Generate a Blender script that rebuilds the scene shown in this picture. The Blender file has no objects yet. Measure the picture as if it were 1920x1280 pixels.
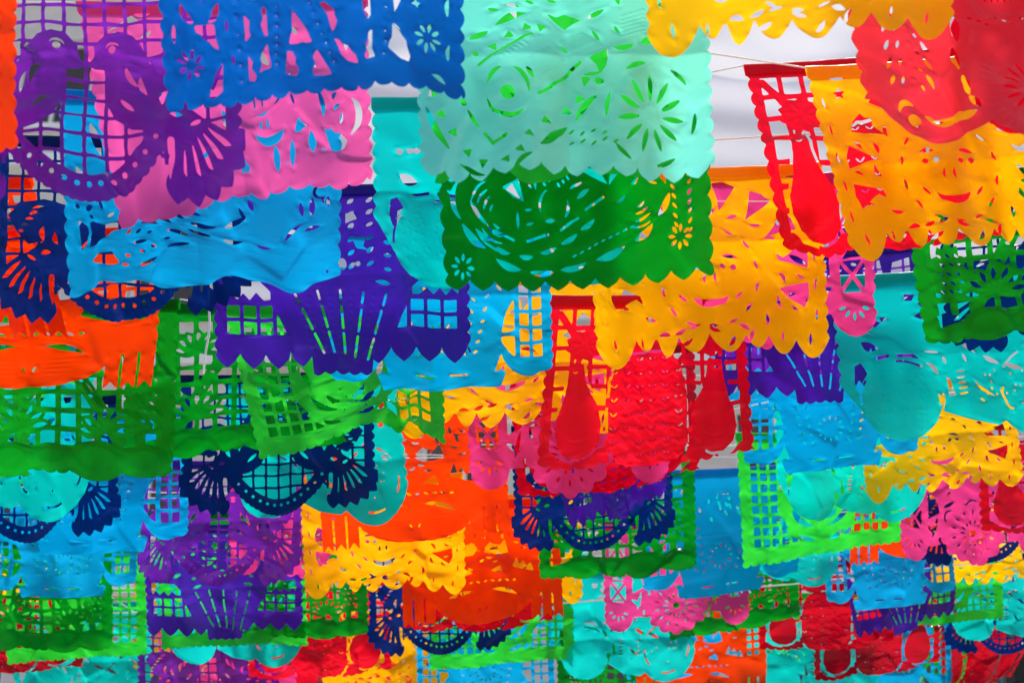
import bpy, math, random
import numpy as np
from mathutils import Vector, Matrix

# ------------------------------------------------------------------ camera, sky, sun, exposure
scn = bpy.context.scene
COL = scn.collection
CAM = Vector((0.0, 0.0, 1.6))
PITCH = math.radians(25.0)
FPX = 2667.0                                    # focal length in pixels of the 1920 px wide photograph
cam_data = bpy.data.cameras.new('camera')
cam_data.sensor_width = 36.0
cam_data.lens = FPX / 1920.0 * 36.0
cam_data.clip_start = 0.05
cam_data.clip_end = 2000.0
cam = bpy.data.objects.new('camera', cam_data)
cam.location = CAM
cam.rotation_euler = (math.radians(90.0) + PITCH, 0.0, 0.0)
COL.objects.link(cam)
scn.camera = cam
cam_data.dof.use_dof = True
cam_data.dof.focus_distance = 3.0
cam_data.dof.aperture_fstop = 5.6

SUN_EL, SUN_AZ = math.radians(60.0), math.radians(28.0)     # azimuth from +Y, clockwise
world = bpy.data.worlds.new('World')
scn.world = world
world.use_nodes = True
wn = world.node_tree.nodes
wl = world.node_tree.links
sky = wn.new('ShaderNodeTexSky')
sky.sky_type = 'NISHITA'
sky.sun_disc = False
sky.sun_elevation = SUN_EL
sky.sun_rotation = SUN_AZ
sky.air_density = 1.0
sky.dust_density = 3.0
sky.ozone_density = 1.0
bg = wn['Background']
wl.new(sky.outputs['Color'], bg.inputs['Color'])
bg.inputs['Strength'].default_value = 0.15
sun_data = bpy.data.lights.new('sun', 'SUN')
sun_data.energy = 4.8
sun_data.angle = math.radians(8.0)
sun_data.color = (1.0, 0.96, 0.9)
sun = bpy.data.objects.new('sun', sun_data)
sd = Vector((math.sin(SUN_AZ) * math.cos(SUN_EL), math.cos(SUN_AZ) * math.cos(SUN_EL), math.sin(SUN_EL)))
sun.rotation_euler = sd.to_track_quat('Z', 'Y').to_euler()
sun.location = (0, 0, 12)
COL.objects.link(sun)
scn.view_settings.view_transform = 'Standard'
scn.view_settings.look = 'None'
scn.view_settings.gamma = 1.0
scn.view_settings.use_curve_mapping = False
scn.view_settings.exposure = 0.56
scn.render.engine = 'CYCLES'
scn.cycles.max_bounces = 8
scn.cycles.diffuse_bounces = 4
scn.cycles.transmission_bounces = 8
scn.cycles.transparent_max_bounces = 10
scn.cycles.use_denoising = True

SP, CP = math.sin(PITCH), math.cos(PITCH)


def ray(px, py):
    x, y = (px - 960.0) / FPX, (640.0 - py) / FPX
    return Vector((x, CP - y * SP, SP + y * CP))


def at_depth(px, py, Y):
    """the point seen at a pixel on the plane that lies Y metres ahead"""
    r = ray(px, py)
    return CAM + r * (Y / r.y)


# ------------------------------------------------------------------ small helpers
def srgb(r, g, b):
    def f(c):
        c /= 255.0
        return c / 12.92 if c <= 0.04045 else ((c + 0.055) / 1.055) ** 2.4
    return (f(r), f(g), f(b), 1.0)


def mesh_obj(name, verts, faces, material, parent=None, smooth=False):
    me = bpy.data.meshes.new(name)
    me.from_pydata([tuple(v) for v in verts], [], faces)
    me.materials.append(material)
    if smooth:
        me.polygons.foreach_set('use_smooth', [True] * len(me.polygons))
    me.update()
    o = bpy.data.objects.new(name, me)
    COL.objects.link(o)
    if parent:
        o.parent = parent
    return o


def tag(o, label, cat, group=None, kind=None):
    if label:
        o['label'] = label
    if cat:
        o['category'] = cat
    if group:
        o['group'] = group
    if kind:
        o['kind'] = kind
    return o


def empty(name, loc):
    o = bpy.data.objects.new(name, None)
    o.empty_display_size = 0.1
    o.location = loc
    COL.objects.link(o)
    return o


def box(x0, y0, z0, x1, y1, z1):
    v = [(x0, y0, z0), (x1, y0, z0), (x1, y1, z0), (x0, y1, z0), (x0, y0, z1), (x1, y0, z1), (x1, y1, z1), (x0, y1, z1)]
    f = [(0, 3, 2, 1), (4, 5, 6, 7), (0, 1, 5, 4), (1, 2, 6, 5), (2, 3, 7, 6), (3, 0, 4, 7)]
    return v, f


def tube(points, r, n=6):
    vs, fs = [], []
    pts = [Vector(p) for p in points]
    for i, p in enumerate(pts):
        a = pts[max(i - 1, 0)]
        b = pts[min(i + 1, len(pts) - 1)]
        t = (b - a).normalized()
        up = Vector((0, 0, 1)) if abs(t.z) < 0.9 else Vector((0, 1, 0))
        s = t.cross(up).normalized()
        w = s.cross(t)
        for k in range(n):
            q = 2 * math.pi * k / n
            vs.append(p + (s * math.cos(q) + w * math.sin(q)) * r)
    for i in range(len(pts) - 1):
        for k in range(n):
            k2 = (k + 1) % n
            fs.append((i * n + k, i * n + k2, (i + 1) * n + k2, (i + 1) * n + k))
    fs.append(tuple(range(n - 1, -1, -1)))
    fs.append(tuple(range((len(pts) - 1) * n, len(pts) * n)))
    return vs, fs


# ------------------------------------------------------------------ materials
def new_mat(name):
    m = bpy.data.materials.new(name)
    m.use_nodes = True
    nt = m.node_tree
    nt.nodes.clear()
    return m, nt, nt.nodes.new('ShaderNodeOutputMaterial')


def film(name, rgb, trans=0.42, clear=0.05, rough=0.32, spec=0.2):
    """thin tinted plastic film: reflects, glows with light from behind, lets a little through"""
    m, nt, out = new_mat(name)
    N, L = nt.nodes, nt.links
    tc = N.new('ShaderNodeTexCoord')
    n1 = N.new('ShaderNodeTexNoise')
    n1.inputs['Scale'].default_value = 26.0
    n1.inputs['Detail'].default_value = 3.0
    n1.inputs['Distortion'].default_value = 0.6
    L.new(tc.outputs['Object'], n1.inputs['Vector'])
    v1 = N.new('ShaderNodeTexVoronoi')
    v1.feature = 'DISTANCE_TO_EDGE'
    v1.inputs['Scale'].default_value = 11.0
    L.new(tc.outputs['Object'], v1.inputs['Vector'])
    mp = N.new('ShaderNodeMapRange')
    mp.inputs['From Min'].default_value = 0.0
    mp.inputs['From Max'].default_value = 0.09
    L.new(v1.outputs['Distance'], mp.inputs['Value'])
    b1 = N.new('ShaderNodeBump')
    b1.inputs['Strength'].default_value = 0.06
    b1.inputs['Distance'].default_value = 0.006
    L.new(n1.outputs['Fac'], b1.inputs['Height'])
    b2 = N.new('ShaderNodeBump')
    b2.inputs['Strength'].default_value = 0.08
    b2.inputs['Distance'].default_value = 0.002
    L.new(mp.outputs['Result'], b2.inputs['Height'])
    L.new(b1.outputs['Normal'], b2.inputs['Normal'])
    c = srgb(*rgb)
    # the dye is a little uneven across the film
    n2 = N.new('ShaderNodeTexNoise')
    n2.inputs['Scale'].default_value = 5.0
    n2.inputs['Detail'].default_value = 2.0
    L.new(tc.outputs['Object'], n2.inputs['Vector'])
    mr = N.new('ShaderNodeMapRange')
    mr.inputs['From Min'].default_value = 0.3
    mr.inputs['From Max'].default_value = 0.7
    mr.inputs['To Min'].default_value = 0.90
    mr.inputs['To Max'].default_value = 1.06
    L.new(n2.outputs['Fac'], mr.inputs['Value'])
    hs = N.new('ShaderNodeHueSaturation')
    hs.inputs['Color'].default_value = c
    L.new(mr.outputs['Result'], hs.inputs['Value'])
    p = N.new('ShaderNodeBsdfPrincipled')
    L.new(hs.outputs['Color'], p.inputs['Base Color'])
    p.inputs['Roughness'].default_value = rough
    p.inputs['Specular IOR Level'].default_value = spec
    L.new(b2.outputs['Normal'], p.inputs['Normal'])
    t = N.new('ShaderNodeBsdfTranslucent')
    L.new(hs.outputs['Color'], t.inputs['Color'])
    L.new(b1.outputs['Normal'], t.inputs['Normal'])
    mix = N.new('ShaderNodeMixShader')
    mix.inputs['Fac'].default_value = trans
    L.new(p.outputs[0], mix.inputs[1])
    L.new(t.outputs[0], mix.inputs[2])
    tr = N.new('ShaderNodeBsdfTransparent')
    tr.inputs['Color'].default_value = tuple(0.04 + 0.96 * min(1.0, k ** 0.8) for k in c[:3]) + (1.0,)
    mix2 = N.new('ShaderNodeMixShader')
    mix2.inputs['Fac'].default_value = clear
    L.new(mix.outputs[0], mix2.inputs[1])
    L.new(tr.outputs[0], mix2.inputs[2])
    L.new(mix2.outputs[0], out.inputs['Surface'])
    return m


def plain(name, rgb, rough=0.7, noise=0.12, scale=6.0, metallic=0.0, bump=0.15, lin=None):
    m, nt, out = new_mat(name)
    N, L = nt.nodes, nt.links
    tc = N.new('ShaderNodeTexCoord')
    n1 = N.new('ShaderNodeTexNoise')
    n1.inputs['Scale'].default_value = scale
    n1.inputs['Detail'].default_value = 6.0
    L.new(tc.outputs['Object'], n1.inputs['Vector'])
    mr = N.new('ShaderNodeMapRange')
    mr.inputs['From Min'].default_value = 0.3
    mr.inputs['From Max'].default_value = 0.7
    mr.inputs['To Min'].default_value = 1.0 - noise
    mr.inputs['To Max'].default_value = 1.0 + noise
    L.new(n1.outputs['Fac'], mr.inputs['Value'])
    hs = N.new('ShaderNodeHueSaturation')
    hs.inputs['Color'].default_value = srgb(*rgb)
    L.new(mr.outputs['Result'], hs.inputs['Value'])
    p = N.new('ShaderNodeBsdfPrincipled')
    L.new(hs.outputs['Color'], p.inputs['Base Color'])
    p.inputs['Roughness'].default_value = rough
    p.inputs['Metallic'].default_value = metallic
    b = N.new('ShaderNodeBump')
    b.inputs['Strength'].default_value = bump
    b.inputs['Distance'].default_value = 0.02
    L.new(n1.outputs['Fac'], b.inputs['Height'])
    L.new(b.outputs['Normal'], p.inputs['Normal'])
    L.new(p.outputs[0], out.inputs['Surface'])
    return m


FILM = {
    'orange': film('orange_film', (246, 60, 2), 0.55),
    'royal': film('royal_blue_film', (0, 90, 178), 0.50),
    'yellow': film('yellow_film', (254, 186, 2), 0.52, 0.04),
    'coral': film('coral_film', (236, 48, 66), 0.54, 0.06, 0.22, 0.3),
    'violet': film('violet_film', (112, 30, 172), 0.55, 0.08, 0.20, 0.6),
    'rose': film('rose_pink_film', (234, 84, 156), 0.55, 0.06, 0.24, 0.5),
    'mint': film('mint_film', (118, 236, 224), 0.44, 0.0, 0.18, 0.8),
    'red': film('red_film', (224, 4, 38), 0.55, 0.06, 0.26, 0.35),
    'crimson': film('crimson_film', (182, 0, 26), 0.55, 0.06, 0.26, 0.35),
    'sky': film('sky_blue_film', (0, 160, 220), 0.52),
    'green': film('green_film', (0, 138, 26), 0.55),
    'turquoise': film('turquoise_film', (0, 202, 196), 0.54),
    'indigo': film('indigo_film', (64, 22, 158), 0.54, 0.06, 0.24, 0.5),
    'navy': film('navy_film', (0, 34, 106), 0.50, 0.05),
    'lime': film('lime_film', (40, 200, 50), 0.58, 0.06, 0.22, 0.5),
    'pink': film('magenta_pink_film', (224, 58, 134), 0.55),
}
M_STRING = plain('white_string', (248, 246, 242), 0.8, 0.05, 40.0)
M_CONCRETE = plain('pale_concrete', (206, 200, 194), 0.85, 0.10, 3.0)
M_FRAME = plain('white_paint', (232, 230, 226), 0.5, 0.05, 5.0)
M_DARK = plain('dark_window_glass', (72, 64, 58), 0.12, 0.1, 2.0, 0.0, 0.02)
M_PAVING = plain('paving_stone', (150, 145, 138), 0.85, 0.15, 2.5)
M_STEEL = plain('galvanised_steel', (150, 152, 155), 0.45, 0.08, 9.0, 0.8, 0.05)
M_METALPANEL = plain('blue_grey_sheet_metal', (84, 112, 116), 0.5, 0.15, 3.0, 0.0, 0.1)
M_BLACKIRON = plain('black_iron', (14, 14, 15), 0.45, 0.2, 12.0, 0.3)
M_STONECAP = plain('grey_cast_stone', (150, 142, 138), 0.8, 0.12, 14.0)


def canvas_mat():
    m, nt, out = new_mat('white_canvas')
    N, L = nt.nodes, nt.links
    tc = N.new('ShaderNodeTexCoord')
    n1 = N.new('ShaderNodeTexNoise')
    n1.inputs['Scale'].default_value = 60.0
    L.new(tc.outputs['Object'], n1.inputs['Vector'])
    b = N.new('ShaderNodeBump')
    b.inputs['Strength'].default_value = 0.12
    b.inputs['Distance'].default_value = 0.01
    L.new(n1.outputs['Fac'], b.inputs['Height'])
    p = N.new('ShaderNodeBsdfPrincipled')
    p.inputs['Base Color'].default_value = srgb(214, 214, 222)
    p.inputs['Roughness'].default_value = 0.6
    L.new(b.outputs['Normal'], p.inputs['Normal'])
    t = N.new('ShaderNodeBsdfTranslucent')
    t.inputs['Color'].default_value = srgb(214, 214, 222)
    mx = N.new('ShaderNodeMixShader')
    mx.inputs['Fac'].default_value = 0.3
    L.new(p.outputs[0], mx.inputs[1])
    L.new(t.outputs[0], mx.inputs[2])
    L.new(mx.outputs[0], out.inputs['Surface'])
    return m


M_CANVAS = canvas_mat()

# ------------------------------------------------------------------ the place behind the banners
# ground sheet
gv = [(-400, -400, 0), (400, -400, 0), (400, 400, 0), (-400, 400, 0)]
tag(mesh_obj('ground', gv, [(0, 1, 2, 3)], M_PAVING), 'grey stone paving of the lane under the banners', None, None, 'structure')

# pale building across the end of the lane
BY = 17.0
bld = empty('building', (0, BY, 0))
tag(bld, 'pale concrete building with dark windows behind all the banners', 'building')


def part_box(name, mat, parent, x0, y0, z0, x1, y1, z1):
    v, f = box(x0, y0, z0, x1, y1, z1)
    return mesh_obj(name, v, f, mat, parent)


wins = []
for cx in (-8.6, -6.6, -4.6, -2.6, -0.6, 1.4, 3.4, 5.4, 7.4):
    for (z0, z1) in ((0.9, 2.6), (3.9, 5.6), (6.9, 8.6), (9.9, 11.6), (12.9, 14.4)):
        wins.append((cx - 0.55, cx + 0.55, z0, z1))
xs = sorted({-10.5, 10.5, *[w[0] for w in wins], *[w[1] for w in wins]})
zs = sorted({0.0, 15.2, *[w[2] for w in wins], *[w[3] for w in wins]})
vs, fs = [], []
for i in range(len(xs) - 1):
    for j in range(len(zs) - 1):
        mx_, mz_ = (xs[i] + xs[i + 1]) / 2, (zs[j] + zs[j + 1]) / 2
        if any(w[0] < mx_ < w[1] and w[2] < mz_ < w[3] for w in wins):
            continue
        b = len(vs)
        v, f = box(xs[i], 0, zs[j], xs[i + 1], 0.3, zs[j + 1])
        vs += v
        fs += [tuple(k + b for k in q) for q in f if q in ((0, 1, 5, 4), (2, 3, 7, 6), (1, 2, 6, 5), (3, 0, 4, 7), (0, 3, 2, 1), (4, 5, 6, 7))]
mesh_obj('wall', vs, fs, M_CONCRETE, bld)
for (x0, x1, z0, z1) in wins:
    w = part_box('window', M_DARK, bld, x0, 0.16, z0, x1, 0.2, z1)
    fv, ff = [], []
    for (a0, c0, a1, c1) in ((x0, z0, x0 + 0.06, z1), (x1 - 0.06, z0, x1, z1), (x0 + 0.06, z0, x1 - 0.06, z0 + 0.06),
                             (x0 + 0.06, z1 - 0.06, x1 - 0.06, z1), ((x0 + x1) / 2 - 0.025, z0 + 0.06, (x0 + x1) / 2 + 0.025, z1 - 0.06)):
        v, f = box(a0, 0.09, c0, a1, 0.155, c1)
        b = len(fv)
        fv += v
        ff += [tuple(k + b for k in q) for q in f]
    mesh_obj('frame', fv, ff, M_FRAME, w)
    part_box('sill', M_FRAME, w, x0 - 0.06, -0.1, z0 - 0.09, x1 + 0.06, -0.003, z0 - 0.01)
for z in (3.1, 6.1, 9.1, 12.1):
    part_box('slab', M_FRAME, bld, -10.5, -0.25, z, 10.5, -0.003, z + 0.2)
part_box('parapet', M_FRAME, bld, -10.6, -0.2, 15.2, 10.6, 0.4, 15.5)


# white canvas sheet with folds, hung behind the middle and right of the strings
def canvas_sheet(name, x0, x1, z0, z1, y_top, y_bot, seed, label, soft=1.0):
    rnd = random.Random(seed)
    nx, nz = 120, 80
    vs, fs = [], []
    for j in range(nz + 1):
        t = j / nz
        for i in range(nx + 1):
            s = i / nx
            x = x0 + (x1 - x0) * s
            z = z1 + (z0 - z1) * t
            y = y_top + (y_bot - y_top) * t
            y += 0.12 * math.sin(5.0 * s * math.pi + 2.5 * t) * t
            q = (s * 2.6 + t * 1.6)
            y += 0.05 * math.sin(6.283 * q) * (0.2 + t)
            q = (s * 1.5 - t * 4.0 + 0.3 + 0.12 * math.sin(9 * s))
            y += 0.045 * math.sin(6.283 * q) * soft
            vs.append((x, y, z - 0.10 * math.sin(math.pi * s)))
    for j in range(nz):
        for i in range(nx):
            a = j * (nx + 1) + i
            fs.append((a, a + 1, a + nx + 2, a + nx + 1))
    root = empty(name, (0, 0, 0))
    mesh_obj('sheet', vs, fs, M_CANVAS, root, True)
    rim = [vs[i] for i in range(0, nx + 1, 4)]
    v, f = tube([(p[0], p[1] - 0.004, p[2]) for p in rim], 0.02, 8)
    mesh_obj('edge_rope', v, f, M_STRING, root, True)
    return tag(root, label, 'awning')


def zy(py, Y):
    return at_depth(1400, py, Y).z


canvas_sheet('canvas_awning', -2.6, 6.4, zy(560, 12.0), zy(112, 12.6), 12.6, 12.0, 3, 'grey white canvas awning with soft diagonal folds behind the red bottle banner')
canvas_sheet('canvas_awning', -1.9, 4.6, zy(128, 11.7), zy(-120, 11.4), 11.4, 11.7, 8, 'smooth white upper canvas awning seen under the yellow petals', 0.15)

# ------------------------------------------------------------------ cut-out designs: fields on a grid (positive = film)
TBL = {1: [[0, 4, 7]], 2: [[1, 5, 4]], 4: [[2, 6, 5]], 8: [[3, 7, 6]], 3: [[0, 1, 5, 7]], 6: [[1, 2, 6, 4]], 12: [[2, 3, 7, 5]],
       9: [[3, 0, 4, 6]], 7: [[0, 1, 2, 6, 7]], 14: [[1, 2, 3, 7, 4]], 13: [[2, 3, 0, 4, 5]], 11: [[3, 0, 1, 5, 6]],
       5: [[0, 4, 7], [2, 6, 5]], 10: [[1, 5, 4], [3, 7, 6]], 15: [[0, 1, 2, 3]]}


class Design:
    """draws in its own units: x 0..1 across the banner, y downward from the hem; org/scale lets a design be drawn in other units"""

    def __init__(self, n, h, org=(0.0, 0.0), scale=1.0):
        self.h, self.ox, self.oy, self.s = h, org[0], org[1], scale
        self.nx = n
        self.cell = 1.0 / n
        pad = 3
        self.ny = int(math.ceil(h * n)) + 2
        gx = (np.arange(n + 1 + 2 * pad) - pad) * self.cell
        gy = np.arange(self.ny + 1) * self.cell
        self.gx, self.gy = gx * scale + org[0], gy * scale + org[1]
        self.X, self.Y = np.meshgrid(self.gx, self.gy)
        self.M = np.full(self.X.shape, 1.0)
        self.R = np.zeros(self.X.shape)
        self.lab = np.zeros(self.X.shape, int)
        self.names = ['sheet']

    def sl(self, x0, y0, x1, y1):
        m = self.cell * self.s * 2.5
        i0, i1 = np.searchsorted(self.gx, [x0 - m, x1 + m])
        j0, j1 = np.searchsorted(self.gy, [y0 - m, y1 + m])
        return slice(j0, j1), slice(i0, i1)

    # primitives return (slice, field)
    def ell(self, cx, cy, rx, ry=None, a=0.0):
        ry = rx if ry is None else ry
        R = max(rx, ry)
        s = self.sl(cx - R, cy - R, cx + R, cy + R)
        x, y = self.X[s] - cx, self.Y[s] - cy
        ca, sa = math.cos(a), math.sin(a)
        u, v = x * ca + y * sa, -x * sa + y * ca
        return s, (1 - np.sqrt((u / rx) ** 2 + (v / ry) ** 2)) * min(rx, ry)

    def leaf(self, x1, y1, x2, y2, w, bend=0.0):
        """pointed slit from p1 to p2, half width w, bowed sideways by bend"""
        k = w + abs(bend)
        s = self.sl(min(x1, x2) - k, min(y1, y2) - k, max(x1, x2) + k, max(y1, y2) + k)
        dx, dy = x2 - x1, y2 - y1
        L = math.hypot(dx, dy)
        dx, dy = dx / L, dy / L
        x, y = self.X[s] - x1, self.Y[s] - y1
        t = (x * dx + y * dy) / L
        d = -x * dy + y * dx - bend * (1 - (2 * t - 1) ** 2)
        return s, w * (1 - (2 * t - 1) ** 2) - np.abs(d)

    def seg(self, x1, y1, x2, y2, w):
        s = self.sl(min(x1, x2) - w, min(y1, y2) - w, max(x1, x2) + w, max(y1, y2) + w)
        dx, dy = x2 - x1, y2 - y1
        L2 = dx * dx + dy * dy
        x, y = self.X[s] - x1, self.Y[s] - y1
        t = np.clip((x * dx + y * dy) / L2, 0, 1)
        return s, w - np.hypot(x - t * dx, y - t * dy)

    def poly(self, pts):
        p = np.array(pts, float)
        s = self.sl(p[:, 0].min(), p[:, 1].min(), p[:, 0].max(), p[:, 1].max())
        X, Y = self.X[s], self.Y[s]
        d = np.full(X.shape, 1e9)
        ins = np.zeros(X.shape, bool)
        n = len(p)
        for i in range(n):
            (ax, ay), (bx, by) = p[i], p[(i + 1) % n]
            ex, ey = bx - ax, by - ay
            t = np.clip(((X - ax) * ex + (Y - ay) * ey) / (ex * ex + ey * ey + 1e-12), 0, 1)
            d = np.minimum(d, np.hypot(X - ax - t * ex, Y - ay - t * ey))
            if ay != by:
                c = ((ay > Y) != (by > Y)) & (X < (bx - ax) * (Y - ay) / (by - ay) + ax)
                ins ^= c
        return s, np.where(ins, d, -d)

    def rect(self, x0, y0, x1, y1, r=0.0):
        s = self.sl(x0, y0, x1, y1)
        cx, cy = (x0 + x1) / 2, (y0 + y1) / 2
        qx = np.abs(self.X[s] - cx) - (x1 - x0) / 2 + r
        qy = np.abs(self.Y[s] - cy) - (y1 - y0) / 2 + r
        return s, r - (np.hypot(np.maximum(qx, 0), np.maximum(qy, 0)) + np.minimum(np.maximum(qx, qy), 0))

    def ring(self, cx, cy, r, a0, a1, w, taper=True):
        """arc slit or band; angles in degrees, 0 = right, 90 = down"""
        s = self.sl(cx - r - w, cy - r - w, cx + r + w, cy + r + w)
        x, y = self.X[s] - cx, self.Y[s] - cy
        am = math.radians((a0 + a1) / 2)
        ah = math.radians(abs(a1 - a0) / 2)
        d = np.arctan2(y, x) - am
        d = (d + math.pi) % (2 * math.pi) - math.pi
        t = d / ah
        rr = np.hypot(x, y)
        if taper:
            return s, w * (1 - t * t) - np.abs(rr - r)
        return s, np.minimum(w - np.abs(rr - r), (ah - np.abs(d)) * r)

    # operations
    def cut(self, *fs):
        for s, f in fs:
            self.M[s] = np.minimum(self.M[s], -f / self.s)

    def add(self, *fs):
        for s, f in fs:
            self.M[s] = np.maximum(self.M[s], f / self.s)

    def outline(self, f, cx, cy, off, w, nb, ph=0.0, gap=-0.5):
        s, f = f
        g = w - np.abs(f + off)
        a = np.arctan2(self.Y[s] - cy, self.X[s] - cx)
        ok = np.sin(nb * a + ph) > gap
        self.M[s] = np.where(ok, np.minimum(self.M[s], -g / self.s), self.M[s])

    def keep(self, f):
        s, f = f
        g = np.full(self.M.shape, -1.0)
        g[s] = f / self.s
        self.M = np.minimum(self.M, g)

    def part(self, name, *fs):
        if name == 'sheet':
            return
        self.names.append(name)
        for s, f in fs:
            self.lab[s] = np.where(f > 0, len(self.names) - 1, self.lab[s])

    def emboss(self, f, amp, soft):
        s, f = f
        self.R[s] += 0.55 * amp * np.clip(f / soft, 0, 1)

    # outlines
    def edges(self, amp, per, x0=0.0, x1=1.0):
        y = (self.Y - self.oy) / self.s
        x = (self.X - self.ox) / self.s
        e = amp * (1 - np.abs(np.sin(math.pi * y / per)) ** 0.8)
        self.M = np.minimum(self.M, np.minimum(x - x0 - e, x1 - e - x))

    def bottom(self, yb, amp, per, kind='scallop', x0=0.0, x1=1.0):
        x = (self.X - self.ox) / self.s
        y = (self.Y - self.oy) / self.s
        f = ((x - x0) / per) % 1.0
        q = 2 * np.abs(f - 0.5)
        if kind == 'scallop':
            g = np.sqrt(np.maximum(1 - q * q, 0))
        else:                                  # pointed
            g = np.sqrt(np.maximum(1 - q, 0))
        yy = (yb(x) if callable(yb) else yb)
        fld = (yy - amp + amp * g - y) * 0.7
        self.M = np.minimum(self.M, np.where((x >= x0) & (x <= x1), fld, 1.0))

    def lattice(self, x0, y0, x1, y1, nx, ny, bar):
        s = self.sl(x0, y0, x1, y1)
        X, Y = self.X[s], self.Y[s]
        wx, wy = (x1 - x0) / nx, (y1 - y0) / ny
        fx = np.abs(((X - x0) / wx) % 1.0 - 0.5) * wx
        fy = np.abs(((Y - y0) / wy) % 1.0 - 0.5) * wy
        hole = np.minimum(wx / 2 - bar / 2 - fx, wy / 2 - bar / 2 - fy)
        inb = np.minimum(np.minimum(X - x0, x1 - X), np.minimum(Y - y0, y1 - Y)) + bar * 0.5
        return s, np.minimum(hole, inb)

    def flower_slits(self, cx, cy, r0, r1, n, w, a0=0.0):
        for k in range(n):
            a = a0 + 2 * math.pi * k / n
            self.cut(self.leaf(cx + r0 * math.cos(a), cy + r0 * math.sin(a), cx + r1 * math.cos(a), cy + r1 * math.sin(a), w))

    def mesh(self):
        M = self.M.copy()
        M[:, 0] = M[:, -1] = -1
        M[-1, :] = -1
        M[np.abs(M) < 1e-6] = 1e-6
        ins = M > 0
        ny, nx = M.shape
        gx = (self.gx - self.ox) / self.s
        gy = (self.gy - self.oy) / self.s
        node = np.full(M.shape, -1)
        node[ins] = np.arange(ins.sum())
        jj, ii = np.nonzero(ins)
        px, py, pm, pr = [gx[ii]], [gy[jj]], [M[ins]], [self.R[ins]]
        n = ins.sum()
        hc = ins[:, :-1] != ins[:, 1:]
        hid = np.full(hc.shape, -1)
        hid[hc] = n + np.arange(hc.sum())
        jj, ii = np.nonzero(hc)
        t = M[jj, ii] / (M[jj, ii] - M[jj, ii + 1])
        px.append(gx[ii] + t * self.cell), py.append(gy[jj]), pm.append(t * 0), pr.append(self.R[jj, ii] * (1 - t) + self.R[jj, ii + 1] * t)
        n += hc.sum()
        vc = ins[:-1, :] != ins[1:, :]
        vid = np.full(vc.shape, -1)
        vid[vc] = n + np.arange(vc.sum())
        jj, ii = np.nonzero(vc)
        t = M[jj, ii] / (M[jj, ii] - M[jj + 1, ii])
        px.append(gx[ii]), py.append(gy[jj] + t * self.cell), pm.append(t * 0), pr.append(self.R[jj, ii] * (1 - t) + self.R[jj + 1, ii] * t)
        code = ins[:-1, :-1] * 1 + ins[:-1, 1:] * 2 + ins[1:, 1:] * 4 + ins[1:, :-1] * 8
        slots = [node[:-1, :-1], node[:-1, 1:], node[1:, 1:], node[1:, :-1], hid[:-1, :], vid[:, 1:], hid[1:, :], vid[:, :-1]]
        loops, sizes, labs = [], [], []
        lab = self.lab[:-1, :-1]
        for c, polys in TBL.items():
            m = code == c
            k = int(m.sum())
            if not k:
                continue
            for pl in polys:
                loops.append(np.stack([slots[q][m] for q in pl], 1).ravel())
                sizes.append(np.full(k, len(pl)))
                labs.append(lab[m])
        return dict(x=np.concatenate(px), y=np.concatenate(py), m=np.concatenate(pm), r=np.concatenate(pr),
                    loops=np.concatenate(loops), sizes=np.concatenate(sizes), labs=np.concatenate(labs), names=self.names, h=self.h)


def mir(x, c):
    return 2 * c - x


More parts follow.
